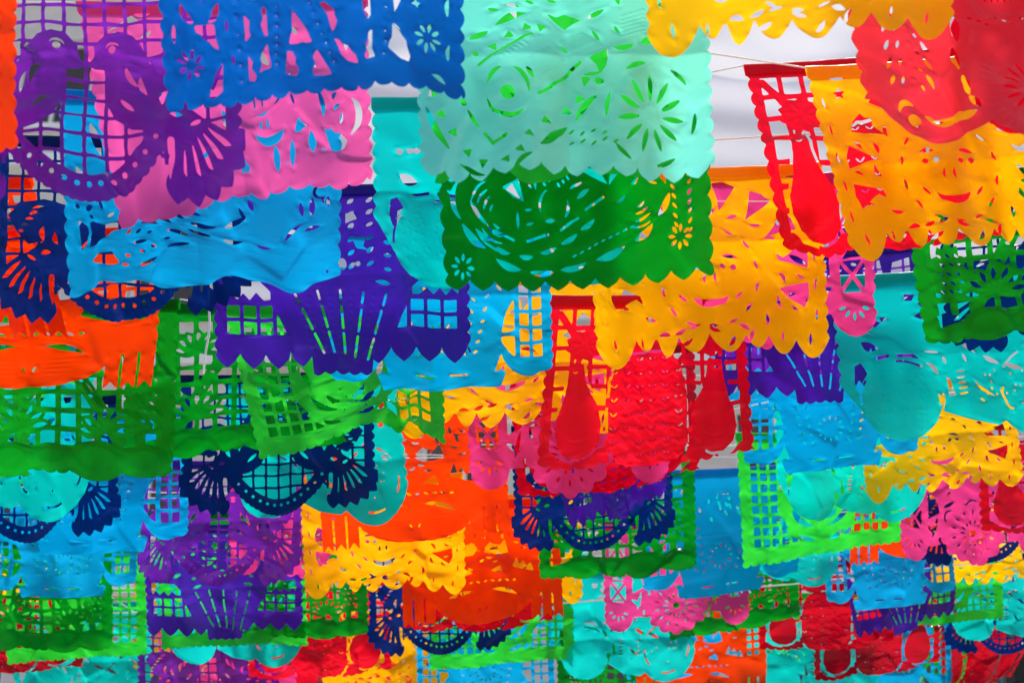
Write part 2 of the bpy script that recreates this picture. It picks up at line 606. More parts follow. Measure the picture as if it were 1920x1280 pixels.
def d_royal(n):
    d = Design(n, 0.69, (290, -222), 590)
    d.edges(0.016, 0.052)
    d.bottom(0.672, 0.018, 0.058)
    for p in (((742, -6), (760, -4), (758, 22), (745, 40)),
              ((740, 60), (752, 66), (757, 80), (766, 90), (768, 104), (773, 118), (770, 130), (755, 125), (730, 105), (738, 85)),
              ((683, 18), (690, 5), (698, 20), (698, 45), (692, 51), (684, 35)),
              ((700, 70), (692, 75), (690, 88), (685, 95), (687, 108), (682, 114), (685, 122), (703, 122), (697, 105)),
              ((598, 12), (610, 11), (618, 18), (627, 24), (627, 36), (631, 45), (622, 66), (618, 55), (613, 35)),
              ((624, 78), (634, 80), (640, 87), (650, 92), (655, 102), (664, 110), (669, 126), (648, 118), (636, 105)),
              ((545, 20), (567, 50), (580, 78), (568, 79), (560, 77), (552, 81), (535, 82), (542, 55)),
              ((530, 93), (540, 95), (546, 106), (544, 116), (550, 124), (547, 138), (525, 133)),
              ((588, 93), (600, 115), (615, 141), (580, 142), (577, 130), (584, 118), (580, 108)),
              ((495, 15), (486, 22), (488, 34), (483, 44), (488, 62), (495, 64)),
              ((493, 78), (485, 90), (478, 104), (480, 113), (473, 126), (482, 122), (498, 120)),
              ((452, 28), (462, 38), (459, 50), (462, 62), (451, 74)),
              ((454, 95), (462, 106), (459, 118), (467, 128), (464, 139), (453, 136)),
              ((355, 40), (393, 38), (395, 65), (399, 80), (390, 76), (380, 66), (370, 62), (366, 52), (357, 50)),
              ((404, 103), (390, 115), (382, 135), (374, 158), (380, 160), (400, 148)),
              ((458, -30), (495, -30), (496, 0), (470, 6), (457, -4)),
              ((560, -90), (575, -95), (590, -60), (580, -30), (566, -50)),
              ((650, -90), (672, -80), (668, -40), (652, -30)),
              ((400, -120), (430, -110), (436, -70), (405, -60))):
        d.cut(d.poly(p))
    d.cut(d.ring(368, 2, 36, 110, 175, 7), d.ring(368, 2, 36, 5, 70, 6), d.leaf(316, 36, 315, 70, 4), d.leaf(418, 32, 417, 56, 3),
          d.leaf(850, 8, 848, 40, 4, 3), d.leaf(850, 84, 848, 116, 4, 3), d.leaf(814, 143, 842, 153, 4, -2), d.leaf(326, 158, 328, 178, 3),
          d.leaf(424, 88, 426, 110, 3), d.leaf(785, 16, 790, 32, 3), d.leaf(778, 26, 796, 22, 3), d.leaf(368, -6, 376, 4, 4))
    for cx, cy in ((343, 103), (808, 80), (343, -110), (808, -120)):
        d.flower_slits(cx, cy, 8, 27, 8, 3.4, 0.2)
        d.part('flower', d.ell(cx, cy, 34))
    for k in range(7):
        for (x, y) in ((515 - k * 1.2, 15 + 17 * k), (578 + k * 7, 12 + 18 * k), (726 + (k % 3) * 2 - k, -10 + 21 * k), (437, -20 + 26 * k)):
            d.emboss(d.ell(x, y, 7), 0.004, 5)
            d.cut(d.ell(x + 1, y + 2, 1.7))
    d.part('skirt', d.poly(((498, -60), (640, -60), (690, 150), (470, 150))))
    return d


def d_lady(n):
    d = Design(n, 0.73, (150, 0), 545)
    d.edges(0.016, 0.055)
    d.bottom(0.715, 0.02, 0.075)
    d.cut(d.rect(461, 195, 464.5, 221), d.rect(476.5, 195, 480, 219), d.rect(469, 248, 474, 266), d.rect(483, 246, 488, 265),
          d.leaf(500, 223, 522, 205, 2.5), d.ring(487, 255, 34, 25, 150, 9), d.leaf(462, 236, 492, 229, 2.5, 3), d.leaf(497, 298, 497, 352, 7), d.leaf(532, 293, 529, 350, 6),
          d.poly(((548, 250), (556, 262), (565, 268), (550, 277), (537, 280))), d.leaf(571, 275, 572, 321, 8), d.leaf(588, 193, 597, 252, 5, -5),
          d.poly(((597, 270), (606, 274), (611, 268), (618, 278), (628, 276), (642, 291), (634, 308), (618, 316), (608, 312), (603, 295))),
          d.leaf(619, 178, 606, 192, 3), d.leaf(627, 198, 618, 216, 3.5, 2), d.leaf(632, 220, 618, 236, 3.5, 2), d.leaf(635, 238, 630, 262, 3.5), d.ring(625, 245, 44, -50, 60, 7),
          d.leaf(540, 168, 536, 188, 3), d.leaf(537, 205, 543, 228, 3), d.poly(((636, 175), (648, 173), (645, 188), (638, 186))), d.leaf(588, 312, 600, 311, 2),
          d.leaf(515, 336, 522, 338, 2.4))
    d.cut(d.poly(((395, 214), (420, 236), (424, 262), (410, 268), (396, 245))), d.leaf(300, 185, 330, 262, 9), d.leaf(308, 312, 330, 348, 8), d.leaf(366, 192, 366, 214, 4),
          d.leaf(240, 160, 262, 240, 9), d.leaf(420, 305, 437, 345, 9, 4), d.leaf(252, 22, 290, 16, 5), d.leaf(258, 66, 283, 50, 3.5, 3), d.poly(((205, 62), (214, 55), (222, 64), (234, 56), (242, 70), (220, 74))),
          d.poly(((190, 62), (250, 22), (262, 34), (215, 50))), d.leaf(275, 180, 290, 160, 5), d.leaf(340, 60, 380, 90, 8), d.leaf(430, 60, 440, 120, 8), d.leaf(520, 40, 560, 80, 9),
          d.leaf(600, 40, 612, 110, 8), d.leaf(655, 60, 650, 120, 7), d.leaf(560, 110, 590, 150, 7), d.leaf(470, 90, 500, 140, 7), d.leaf(330, 300, 370, 290, 5))
    for k in range(5):
        d.cut(d.leaf(380 + 14 * k, 330 + (k % 2) * 8, 384 + 14 * k, 340 + (k % 2) * 8, 2.4))
    d.part('face', d.ell(487, 245, 42, 62))
    d.part('figure', d.ell(610, 250, 50, 75))
    return d


def d_mint(n):
    d = Design(n, 0.80, (775, -105), 560)
    d.edges(0.014, 0.05)
    d.bottom(lambda x: 0.765 + 0.014 * np.sin(9 * x), 0.036, 0.082, 'point')
    d.flower_slits(1218, 218, 20, 66, 11, 4.6, 0.15)
    for k in range(6):
        a = 60 * k + 12
        d.cut(d.ring(1218, 218, 84, a - 15, a + 15, 4))
    d.emboss(d.ell(1218, 218, 76), 0.004, 14)
    d.emboss(d.ell(1218, 218, 20), 0.003, 8)
    for k in range(20):
        d.cut(d.ell(1218 + 16 * math.cos(k * 0.9), 218 + 16 * math.sin(k * 0.9), 1.1))
    d.part('flower', d.ell(1218, 218, 92))
    d.cut(d.ring(948, 182, 41, -160, -100, 4), d.ring(948, 182, 41, -75, 5, 4), d.ring(948, 182, 41, 40, 170, 4.5), d.ell(948, 183, 14, 10.5))
    d.part('eye', d.ell(948, 182, 46))
    for a in ((896, 135, 1000, 78, 2.6), (1007, 183, 1088, 133, 2.8)):
        d.cut(d.seg(*a))
    for tri in ((805, 178, 20), (820, 213, 40), (841, 247, 60), (866, 277, 80), (894, 300, 100), (938, 302, 60), (966, 284, 40), (985, 255, 30), (1018, 228, 20),
                (1058, 208, 10), (1084, 188, 0), (1097, 160, -20), (925, 104, 60), (956, 82, 30), (990, 66, 10), (1018, 66, -20)):
        x, y, a = tri
        a = math.radians(a)
        d.cut(d.poly([(x + 12 * math.cos(a + q), y + 9 * math.sin(a + q)) for q in (0, 2.2, 4.2)]))
    d.cut(d.leaf(790, 197, 834, 281, 7, 4), d.leaf(848, 293, 900, 323, 4, 4), d.leaf(1003, 273, 1060, 233, 7), d.leaf(950, 321, 992, 288, 4, -4), d.leaf(1074, 226, 1119, 184, 6, -6),
          d.seg(900, 250, 915, 271, 3), d.seg(915, 271, 941, 257, 3), d.poly(((1104, 126), (1140, 111), (1141, 124), (1136, 140), (1124, 150), (1118, 136))),
          d.poly(((1150, 108), (1190, 99), (1188, 106), (1174, 114), (1160, 114))), d.leaf(930, 61, 992, 36, 7, -5), d.poly(((1028, 36), (1048, 41), (1062, 37), (1074, 44), (1094, 50), (1062, 67))),
          d.leaf(880, 82, 918, 68, 7), d.leaf(918, 23, 942, 31, 4), d.leaf(950, 17, 980, 26, 4), d.leaf(988, 13, 1008, 19, 3), d.leaf(1028, 6, 1050, 13, 3.5), d.leaf(1095, 0, 1113, 6, 3),
          d.leaf(1105, 45, 1140, 28, 4), d.leaf(1112, 70, 1128, 92, 3), d.leaf(1155, 62, 1166, 78, 3), d.leaf(1050, 100, 1066, 118, 3), d.leaf(984, 144, 1000, 160, 4), d.leaf(1160, 0, 1168, 22, 5),
          d.leaf(1204, 95, 1228, 88, 7), d.leaf(884, 112, 898, 120, 5), d.leaf(856, 188, 870, 198, 5), d.leaf(868, 205, 892, 240, 3.5), d.leaf(1090, 152, 1128, 148, 3),
          d.leaf(1112, 160, 1132, 165, 6), d.leaf(800, 60, 830, 40, 5), d.leaf(790, 110, 812, 130, 5), d.leaf(845, 20, 870, 8, 5), d.leaf(1275, 40, 1295, 60, 5), d.leaf(1240, 20, 1262, 14, 4))
    for k in range(9):
        x = 1066 + (k % 5) * 21
        y = 262 - (k // 5) * 16 - (k % 2) * 4
        d.cut(d.leaf(x - 7, y + 4, x + 7, y - 4, 2.2))
    for k in range(6):                                    # raised strokes of the printed letters
        d.emboss(d.seg(990 + k * 5, 135 + k * 4, 1030 + k * 5, 108 + k * 4, 2), 0.003, 2)
        d.emboss(d.seg(1050 + k * 5, 95 + k * 3, 1095 + k * 5, 75 + k * 3, 2), 0.003, 2)
        d.emboss(d.seg(1170, 45 + k * 8, 1215, 30 + k * 8, 2), 0.003, 2)
        d.emboss(d.seg(935 + 9 * k, 120 - 5 * k, 944 + 9 * k, 128 - 5 * k, 3), 0.003, 3)
    d.part('skull', d.ell(930, 215, 118, 125))
    return d


def d_hat(n):
    d = Design(n, 0.77, (820, 143), 515)
    d.edges(0.016, 0.07)
    d.bottom(0.752, 0.038, 0.0935, 'point')
    for cx, cy in ((1273, 460), (857, 493)):
        d.flower_slits(cx, cy, 8, 23, 8, 3.2, 0.1)
        d.part('flower', d.ell(cx, cy, 28))
    for k in range(8):
        y = 322 + 16 * k
        d.cut(d.leaf(1255 + k, y, 1264 + k, y + 11, 2.6), d.leaf(1297, y + 11, 1289, y + 22, 2.6))
    d.cut(d.leaf(878, 386, 911, 424, 4.5, 3), d.leaf(860, 424, 904, 463, 7, 5), d.leaf(887, 431, 913, 449, 4, 2), d.seg(922, 431, 957, 445, 2.4), d.seg(983, 445, 1023, 437, 2.4),
          d.seg(1048, 430, 1082, 412, 2.4), d.seg(1097, 401, 1131, 383, 2.4), d.leaf(967, 398, 967, 426, 3), d.leaf(922, 457, 949, 467, 4.5, 3), d.leaf(964, 470, 994, 470, 4, 3),
          d.leaf(1005, 466, 1040, 457, 4.5, 3), d.leaf(1045, 453, 1080, 436, 5, 3), d.leaf(1084, 432, 1113, 416, 5, 3), d.leaf(920, 476, 969, 494, 6, 4), d.leaf(983, 497, 1032, 497, 6, 4),
          d.leaf(1043, 496, 1094, 486, 6, 4), d.leaf(1111, 484, 1170, 464, 7, 4), d.leaf(1186, 459, 1223, 431, 7, 4), d.leaf(1232, 421, 1256, 383, 6, 4), d.ring(1190, 375, 48, 195, 275, 7),
          d.ring(1190, 380, 60, -60, -10, 7), d.poly(((940, 360), (962, 350), (972, 344), (976, 362), (981, 384), (962, 375))), d.leaf(1090, 331, 1140, 360, 6, -4), d.leaf(1001, 330, 1004, 366, 3.5),
          d.leaf(1030, 328, 1062, 340, 3.5), d.ring(890, 385, 44, 130, 230, 5), d.leaf(1183, 366, 1199, 352, 3.2, 2), d.leaf(1212, 350, 1234, 367, 3.2, 2), d.leaf(1155, 391, 1174, 379, 3.2, 2),
          d.ring(1037, 392, 27, 150, 250, 2.5), d.ring(1037, 392, 27, -20, 50, 3), d.leaf(1066, 366, 1094, 352, 3), d.leaf(1080, 382, 1106, 366, 4), d.leaf(1018, 415, 1038, 415, 3),
          d.leaf(980, 396, 996, 395, 2.5), d.leaf(982, 420, 998, 418, 2.5))
    for y in range(8):
        d.cut(d.leaf(835, 200 + 24 * y, 850, 212 + 24 * y, 3), d.leaf(900 + 40 * y, 200 + (y % 3) * 30, 915 + 40 * y, 226 + (y % 3) * 30, 5))
    for k in range(5):
        d.emboss(d.ring(1190, 380, 30 + 9 * k, 20, 110, 3), 0.003, 3)
        d.emboss(d.seg(1060 + 12 * k, 462 + k, 1120 + 8 * k, 436 - k * 2, 2.5), 0.003, 3)
    for k in range(4):
        d.cut(d.ring(1190, 380, 22 + 11 * k, 30 + 8 * k, 85 + 6 * k, 2.2), d.ring(940, 405, 24 + 12 * k, 100 - 6 * k, 150 + 4 * k, 2.4), d.ring(940, 405, 26 + 12 * k, 190, 230 + 6 * k, 2.2))
    for k in range(9):
        d.cut(d.leaf(1066 + 14 * k, 476 - 5 * k, 1078 + 14 * k, 470 - 5 * k, 2), d.leaf(990 + 9 * k, 355 - (k % 3) * 6, 997 + 9 * k, 362 - (k % 3) * 6, 2.4))
    d.emboss(d.ell(1037, 392, 26), 0.004, 8)
    d.part('sombrero', d.poly(((848, 350), (905, 350), (965, 385), (1050, 340), (1140, 360), (1190, 325), (1255, 360), (1250, 400), (1180, 455), (1080, 490), (970, 500), (900, 470))))
    return d


def d_sun(n):
    d = Design(n, 0.82)
    d.M = np.full(d.M.shape, -1.0)
    d.add(d.rect(0.0, -0.2, 1.0, 0.70))
    for (x, w, y1) in ((0.08, 0.082, 0.815), (0.215, 0.055, 0.742), (0.31, 0.05, 0.765), (0.42, 0.068, 0.772), (0.56, 0.085, 0.778), (0.69, 0.062, 0.755), (0.80, 0.066, 0.785), (0.925, 0.078, 0.80)):
        s = d.sl(x - w, 0.5, x + w, y1)
        t = np.clip((y1 - d.Y[s]) / 0.085, 0, 1.4)
        f = w * t ** 0.5 - np.abs(d.X[s] - x)
        d.M[s] = np.maximum(d.M[s], np.minimum(f * 0.6, y1 - d.Y[s]))
    d.edges(0.013, 0.058)
    cx, cy = 0.5, 0.47
    for k in range(14):
        a = 2 * math.pi * (k + 0.5) / 14
        for w, r in ((0.0042, 0.205),):
            b = 0.12
            d.cut(d.leaf(cx + r * math.cos(a - b), cy + r * math.sin(a - b), cx + r * math.cos(a + b), cy + r * math.sin(a + b), 0.006, 0.002))
    for k in range(20):
        a = 2 * math.pi * (k + 0.2) / 20
        r = 0.27 + 0.012 * (k % 2)
        x, y = cx + 1.12 * r * math.cos(a), cy + r * math.sin(a)
        e = a + 0.9
        d.cut(d.leaf(x - 0.026 * math.cos(e), y - 0.026 * math.sin(e), x + 0.026 * math.cos(e), y + 0.026 * math.sin(e), 0.0085, 0.006 if k % 2 else -0.006))
    for k in range(16):
        a = 2 * math.pi * (k + 0.5) / 16
        r0, r1 = 0.285, 0.405
        x0, y0 = cx + 1.03 * r0 * math.cos(a), cy + r0 * math.sin(a)
        x1, y1 = cx + 1.03 * r1 * math.cos(a), cy + r1 * math.sin(a)
        if y1 > 0.66 or y1 < 0.06 or not 0.05 < x1 < 0.95:
            continue
        tx, ty = -math.sin(a), math.cos(a)
        w = 0.05
        d.cut(d.poly(((x0, y0), (x0 * 0.4 + x1 * 0.6 + tx * w * 0.6, y0 * 0.4 + y1 * 0.6 + ty * w * 0.6), (x1 + tx * w, y1 + ty * w), (x1 + 0.012 * math.cos(a), y1 + 0.012 * math.sin(a)),
                      (x1 - tx * w, y1 - ty * w), (x0 * 0.6 + x1 * 0.4 - tx * w * 0.3, y0 * 0.6 + y1 * 0.4 - ty * w * 0.3))))
    for s in (-1, 1):
        d.cut(d.leaf(cx + s * 0.115, 0.435, cx + s * 0.085, 0.432, 0.012), d.leaf(cx + s * 0.068, 0.432, cx + s * 0.042, 0.433, 0.012),
              d.leaf(cx + s * 0.12, 0.40, cx + s * 0.05, 0.392, 0.009, 0.006 * s), d.leaf(cx + s * 0.135, 0.53, cx + s * 0.10, 0.565, 0.006), d.leaf(cx + s * 0.02, 0.46, cx + s * 0.024, 0.505, 0.006, 0.006))
        for y in (0.12, 0.24, 0.36, 0.48, 0.60):
            d.cut(d.leaf(0.5 + s * 0.455, y, 0.5 + s * 0.45, y + 0.055, 0.005, 0.003))
        st = []
        for k in range(10):
            r = 0.030 if k % 2 == 0 else 0.012
            st.append((0.5 + s * 0.385 + r * math.sin(math.pi * k / 5), 0.115 - r * math.cos(math.pi * k / 5)))
        d.cut(d.poly(st), d.leaf(0.5 + s * 0.42, 0.055, 0.5 + s * 0.34, 0.052, 0.006))
        d.cut(d.leaf(0.5 + s * 0.42, 0.70, 0.5 + s * 0.412, 0.755, 0.006), d.leaf(0.5 + s * 0.30, 0.69, 0.5 + s * 0.296, 0.735, 0.005), d.leaf(0.5 + s * 0.16, 0.685, 0.5 + s * 0.11, 0.665, 0.009, 0.004))
    for k in range(18):
        a = 2 * math.pi * (k + 0.05) / 18
        r = 0.345
        x, y = cx + 1.12 * r * math.cos(a), cy + r * math.sin(a)
        if 0.05 < y < 0.66 and 0.07 < x < 0.93:
            d.cut(d.leaf(x - 0.022 * math.cos(a + 0.4), y - 0.022 * math.sin(a + 0.4), x + 0.022 * math.cos(a + 0.4), y + 0.022 * math.sin(a + 0.4), 0.006, 0.004))
    s, f = d.ell(cx, 0.545, 0.075, 0.055)
    s2, g = d.ell(cx, 0.515, 0.10, 0.055)
    h = np.full(d.M.shape, -1.0)
    h[s] = f
    h2 = np.full(d.M.shape, -1.0)
    h2[s2] = g
    d.M = np.minimum(d.M, -np.minimum(h, -h2))
    d.cut(d.leaf(cx - 0.02, 0.68, cx + 0.03, 0.70, 0.008), d.leaf(cx - 0.1, 0.675, cx - 0.05, 0.66, 0.008))
    d.part('sun_rays', d.ell(cx, cy, 0.43, 0.36))
    d.part('sun_face', d.ell(cx, cy, 0.21, 0.2))
    return d


def d_coral(n):
    d = Design(n, 0.77, (1580, -135), 560)
    d.M = np.full(d.M.shape, -1.0)
    d.add(d.rect(1580, -300, 2140, 215, 0), d.ell(1728, 195, 130, 83), d.ell(1905, 190, 122, 108), d.ell(2060, 195, 90, 80))
    d.edges(0.018, 0.075)
    for k in range(9):
        y = -110 + 34 * k
        d.cut(d.leaf(1640, y + 18, 1652, y - 6, 3.6), d.leaf(1664, y + 12, 1672, y - 8, 3), d.leaf(1712, y - 8, 1728, y + 16, 3.4), d.leaf(1700, y + 10, 1708, y + 22, 2.4))
        d.emboss(d.ell(1688, y, 6), 0.005, 5)
        d.emboss(d.ell(1682 + 10 * (k % 2), y + 16, 4), 0.004, 4)
    d.cut(d.leaf(1776, 40, 1778, 98, 8), d.leaf(1768, 102, 1772, 152, 7), d.leaf(1776, 160, 1782, 205, 6), d.ring(1672, 232, 24, 180, 300, 5), d.ell(1678, 240, 13, 11), d.ring(1730, 170, 70, 60, 110, 8),
          d.leaf(1750, 240, 1790, 235, 7, 3), d.leaf(1780, 205, 1800, 228, 6), d.leaf(1700, 225, 1726, 244, 6))
    for k in range(16):
        a = 2 * math.pi * k / 16
        d.cut(d.leaf(1905 + 26 * math.cos(a), 190 + 26 * math.sin(a), 1905 + 62 * math.cos(a), 190 + 62 * math.sin(a), 3.2))
    for k in range(40):
        a = 2 * math.pi * k / 40
        d.emboss(d.seg(1905 + 84 * math.cos(a), 190 + 84 * math.sin(a), 1905 + 100 * math.cos(a), 190 + 100 * math.sin(a), 2.6), 0.004, 3)
    d.cut(d.ell(1900, 190, 6, 8))
    for k in range(8):
        d.cut(d.leaf(1800 + 16 * k, -40 + (k % 2) * 6, 1804 + 16 * k, -10 + (k % 2) * 6, 3), d.leaf(1800 + 16 * k, 50 + 6 * (k % 3), 1812 + 16 * k, 52 + 6 * (k % 3), 2.2), d.leaf(1840 + 12 * k, 4, 1843 + 12 * k, 18, 2))
    d.part('shell', d.ell(1905, 190, 120, 106))
    d.part('spine_leaf', d.rect(1630, -120, 1735, 205, 30))
    return d


def d_bottles(n):
    d = Design(n, 0.81, (1005, 557), 405)
    cx = 1207.5
    d.edges(0.016, 0.06)
    d.bottom(lambda x: 0.765 + 0.022 * np.cos(4 * math.pi * (x - 0.18)), 0.018, 0.058)
    d.cut(d.lattice(1022, 577, 1393, 843, 10, 7, 8.5))
    for s in (-1, 1):
        def X(x):
            return cx + s * (cx - x)
        d.cut(d.poly([(X(x), y) for x, y in ((1030, 838), (1042, 830), (1060, 852), (1072, 856), (1072, 864), (1045, 855))]))
        fl = []
        for k in range(36):
            a = 2 * math.pi * k / 36
            r = 36 + 3.5 * math.cos(9 * a)
            fl.append((X(1085) + r * 1.05 * math.cos(a), 648 + r * 0.8 * math.sin(a)))
        d.add(d.poly(fl), d.seg(X(1030), 590, X(1070), 640, 7), d.seg(X(1085), 640, X(1070), 690, 6))
        d.part('blossom', d.poly(fl))
        pear = [(X(x), y) for x, y in ((1056, 683), (1084, 683), (1089, 712), (1098, 738), (1114, 762), (1123, 795), (1120, 828), (1104, 848), (1085, 856), (1062, 854), (1044, 838), (1034, 810), (1036, 782), (1047, 752), (1053, 718))]
        d.add(d.poly(pear))
        d.emboss(d.poly(pear), 0.006, 25)
        d.cut(d.ring(X(1068), 694, 6, 20, 160, 1.6))
        d.emboss(d.ring(X(1078), 795, 32, 30, 150, 3), -0.004, 3)
        d.outline(d.poly(pear), X(1078), 790, 1.5, 2.4, 5, 0.8, -0.7)
        d.part('bottle', d.poly(pear))
        for k in range(9):
            a = 2.4 * k
            d.emboss(d.leaf(X(1085), 648, X(1085) + 34 * math.cos(a), 648 + 26 * math.sin(a), 5), 0.003, 4)
    pine = []
    for k in range(72):
        a = 2 * math.pi * k / 72
        e = 0.55
        ca, sa = math.cos(a), math.sin(a)
        w = 76 + 5 * sa
        r = 1 + 0.018 * math.cos(24 * a)
        pine.append((cx + 3 + w * r * math.copysign(abs(ca) ** e, ca), 772 + 104 * r * math.copysign(abs(sa) ** e, sa)))
    d.add(d.poly(pine), d.rect(cx - 34, 640, cx + 34, 690, 6))
    for k in range(7):
        a = math.radians(-150 + 20 * k)
        d.add(d.leaf(cx, 680, cx + 80 * math.cos(a), 680 + 80 * math.sin(a), 13))
    s, f = d.poly(pine)
    tz = (d.Y[s] - 668) / 25.0 + 0.42 * np.abs(2 * (((d.X[s] - cx) / 25.0) % 1.0) - 1)
    d.R[s] += np.where(f > 2, 0.0024 * (tz % 1.0), 0)
    PW = 1.5 if n >= 150 else 0.8
    for r in range(8):
        for k in range(-4, 4):
            x = cx + 12.5 + k * 25
            y = 682 + 25 * r
            if abs(x - cx) < 64:
                d.cut(d.leaf(x - 8, y - 6, x, y + 1, PW), d.leaf(x, y + 1, x + 8, y - 6, PW))
    d.outline(d.poly(pine), cx, 772, 1.5, 2.6, 7, 0.3, -0.75)
    d.part('pineapple', d.poly(pine))
    d.part('lattice', d.rect(1022, 577, 1393, 640))
    return d


def d_waves(n):
    d = Design(n, 0.79, (125, 170), 515)
    d.edges(0.012, 0.062)
    x = (d.X - d.ox) / d.s
    y = (d.Y - d.oy) / d.s
    d.M = np.minimum(d.M, 0.745 + 0.024 * np.cos(x * 15.5) + 0.006 * np.sin(x * 40) - y)
    d.cut(d.poly(((174, 505), (188, 494), (212, 487), (218, 498), (226, 510), (210, 513), (185, 510))), d.poly(((152, 428), (168, 438), (171, 452), (166, 470), (157, 488), (154, 460))),
          d.poly(((172, 432), (178, 428), (200, 438), (226, 428), (250, 424), (242, 440), (214, 448), (202, 462), (186, 474), (170, 478), (176, 452))),
          d.ell(172, 402, 5, 8, 0.4), d.ell(176, 420, 3, 5, -0.6), d.leaf(190, 384, 196, 404, 3), d.leaf(205, 420, 218, 408, 3.5), d.leaf(148, 395, 154, 405, 4),
          d.leaf(282, 408, 328, 438, 5, 2), d.leaf(310, 402, 352, 430, 5, 2), d.leaf(345, 408, 382, 424, 4), d.leaf(362, 394, 388, 406, 2.5), d.leaf(266, 432, 302, 440, 4, -3), d.leaf(358, 438, 410, 444, 4.5, 3),
          d.leaf(420, 446, 466, 428, 5, 4), d.leaf(240, 455, 251, 444, 3), d.leaf(258, 456, 270, 445, 3), d.leaf(278, 456, 290, 451, 2.6), d.leaf(252, 472, 282, 471, 3.2), d.leaf(310, 470, 326, 469, 2.4),
          d.leaf(286, 481, 297, 484, 3), d.leaf(264, 488, 276, 492, 3), d.leaf(236, 494, 248, 498, 3), d.leaf(316, 453, 360, 467, 4, -2), d.leaf(354, 450, 402, 464, 3.2, 2), d.leaf(316, 491, 362, 481, 4, -2),
          d.leaf(418, 469, 460, 479, 3.6, 3), d.leaf(480, 484, 512, 487, 3, 3), d.leaf(260, 516, 300, 502, 4, 2), d.leaf(228, 512, 244, 514, 2.6), d.leaf(562, 390, 567, 424, 4.5), d.leaf(585, 382, 584, 424, 5.5),
          d.leaf(604, 380, 606, 398, 3), d.leaf(614, 380, 616, 408, 3.5), d.leaf(570, 436, 532, 474, 4, 4), d.leaf(570, 455, 602, 445, 4, -2), d.leaf(468, 392, 478, 418, 5), d.leaf(612, 530, 616, 538, 2.5),
          d.leaf(450, 408, 464, 438, 3.4), d.ring(600, 372, 12, 30, 300, 3), d.leaf(300, 340, 340, 370, 6), d.leaf(380, 330, 420, 372, 6), d.leaf(480, 330, 500, 372, 7), d.leaf(560, 200, 590, 250, 9),
          d.leaf(420, 220, 450, 280, 9), d.leaf(280, 210, 300, 270, 9), d.leaf(180, 230, 200, 300, 8), d.leaf(600, 300, 620, 340, 6), d.leaf(150, 320, 170, 360, 6))
    for k in range(5):
        y0 = 470 + 16 * k
        for j in range(9):
            x0 = 190 + 52 * j + (k % 2) * 24
            d.emboss(d.leaf(x0, y0, x0 + 44, y0 + 2, 3, -4), 0.0012, 3)
    d.part('fish', d.ell(260, 490, 90, 44))
    d.part('tail_fin', d.ell(395, 405, 75, 40))
    return d


def d_bowl(n):
    d = Design(n, 0.785)
    d.M = np.full(d.M.shape, -1.0)
    d.add(d.rect(0, -0.2, 1, 0.42), d.poly(((0.10, 0.3), (0.90, 0.3), (0.80, 0.52), (0.755, 0.64), (0.735, 0.70), (0.765, 0.685), (0.785, 0.70), (0.76, 0.77), (0.24, 0.77), (0.215, 0.70), (0.235, 0.685), (0.265, 0.70), (0.245, 0.64), (0.20, 0.52))))
    for s in (-1, 1):
        d.add(d.rect(0.5 + s * 0.5 - (0.17 if s > 0 else 0), 0.2, 0.5 + s * 0.5 + (0 if s > 0 else 0.17), 0.70, 0.04), d.ell(0.5 + s * 0.385, 0.56, 0.125, 0.155))
    x, y = d.X, d.Y
    for s in (-1, 1):
        c = 0.5 + s * 0.42
        e = 0.012 * (1 - np.abs(np.sin(math.pi * y / 0.055)) ** 0.8)
        d.M = np.minimum(d.M, (1 - e - x) if s > 0 else (x - e))
        a, b = sorted((0.5 + s * 0.345, 0.5 + s * 0.46))
        d.cut(d.lattice(a, 0.12, b, 0.635, 2, 7, 0.016))
        d.cut(d.poly([(0.5 + s * p, q) for p, q in ((0.33, 0.36), (0.33, 0.50), (0.27, 0.50), (0.295, 0.42))]))
        d.cut(d.poly([(0.5 + s * p, q) for p, q in ((0.33, 0.525), (0.33, 0.625), (0.30, 0.60), (0.272, 0.555), (0.268, 0.525))]))
        d.part('lattice', d.rect(min(a, b) - 0.01, 0.12, max(a, b) + 0.01, 0.64))
        d.cut(d.rect(0.5 + s * 0.075 - 0.04, 0.704, 0.5 + s * 0.075 + 0.04, 0.714))
        for k in range(6):
            q = 0.36 + 0.05 * k
            d.cut(d.leaf(0.5 + s * (0.20 - 0.012 * k), q, 0.5 + s * (0.225 - 0.012 * k), q - 0.016, 0.0055))
            d.cut(d.leaf(0.5 + s * (0.16 - 0.01 * k), q + 0.01, 0.5 + s * (0.14 - 0.01 * k), q - 0.012, 0.005))
    for k in range(12):
        a = 2 * math.pi * k / 12
        d.cut(d.leaf(0.5 + 0.05 * math.cos(a), 0.53 + 0.05 * math.sin(a), 0.5 + 0.08 * math.cos(a), 0.53 + 0.08 * math.sin(a), 0.005))
    for k in range(26):
        q = random.Random(k + 9)
        a, b = 0.2 + 0.6 * q.random(), 0.06 + 0.24 * q.random()
        d.cut(d.leaf(a, b, a + 0.05 * (q.random() - 0.5), b + 0.04, 0.008))
    for k in range(30):
        d.emboss(d.ell(0.28 + 0.44 * k / 29, 0.40, 0.008), 0.003, 0.006)
    d.part('bowl', d.poly(((0.10, 0.33), (0.90, 0.33), (0.80, 0.52), (0.755, 0.64), (0.735, 0.70), (0.265, 0.70), (0.245, 0.64), (0.20, 0.52))))
    d.part('foot', d.poly(((0.21, 0.70), (0.79, 0.70), (0.76, 0.775), (0.24, 0.775))))
    return d


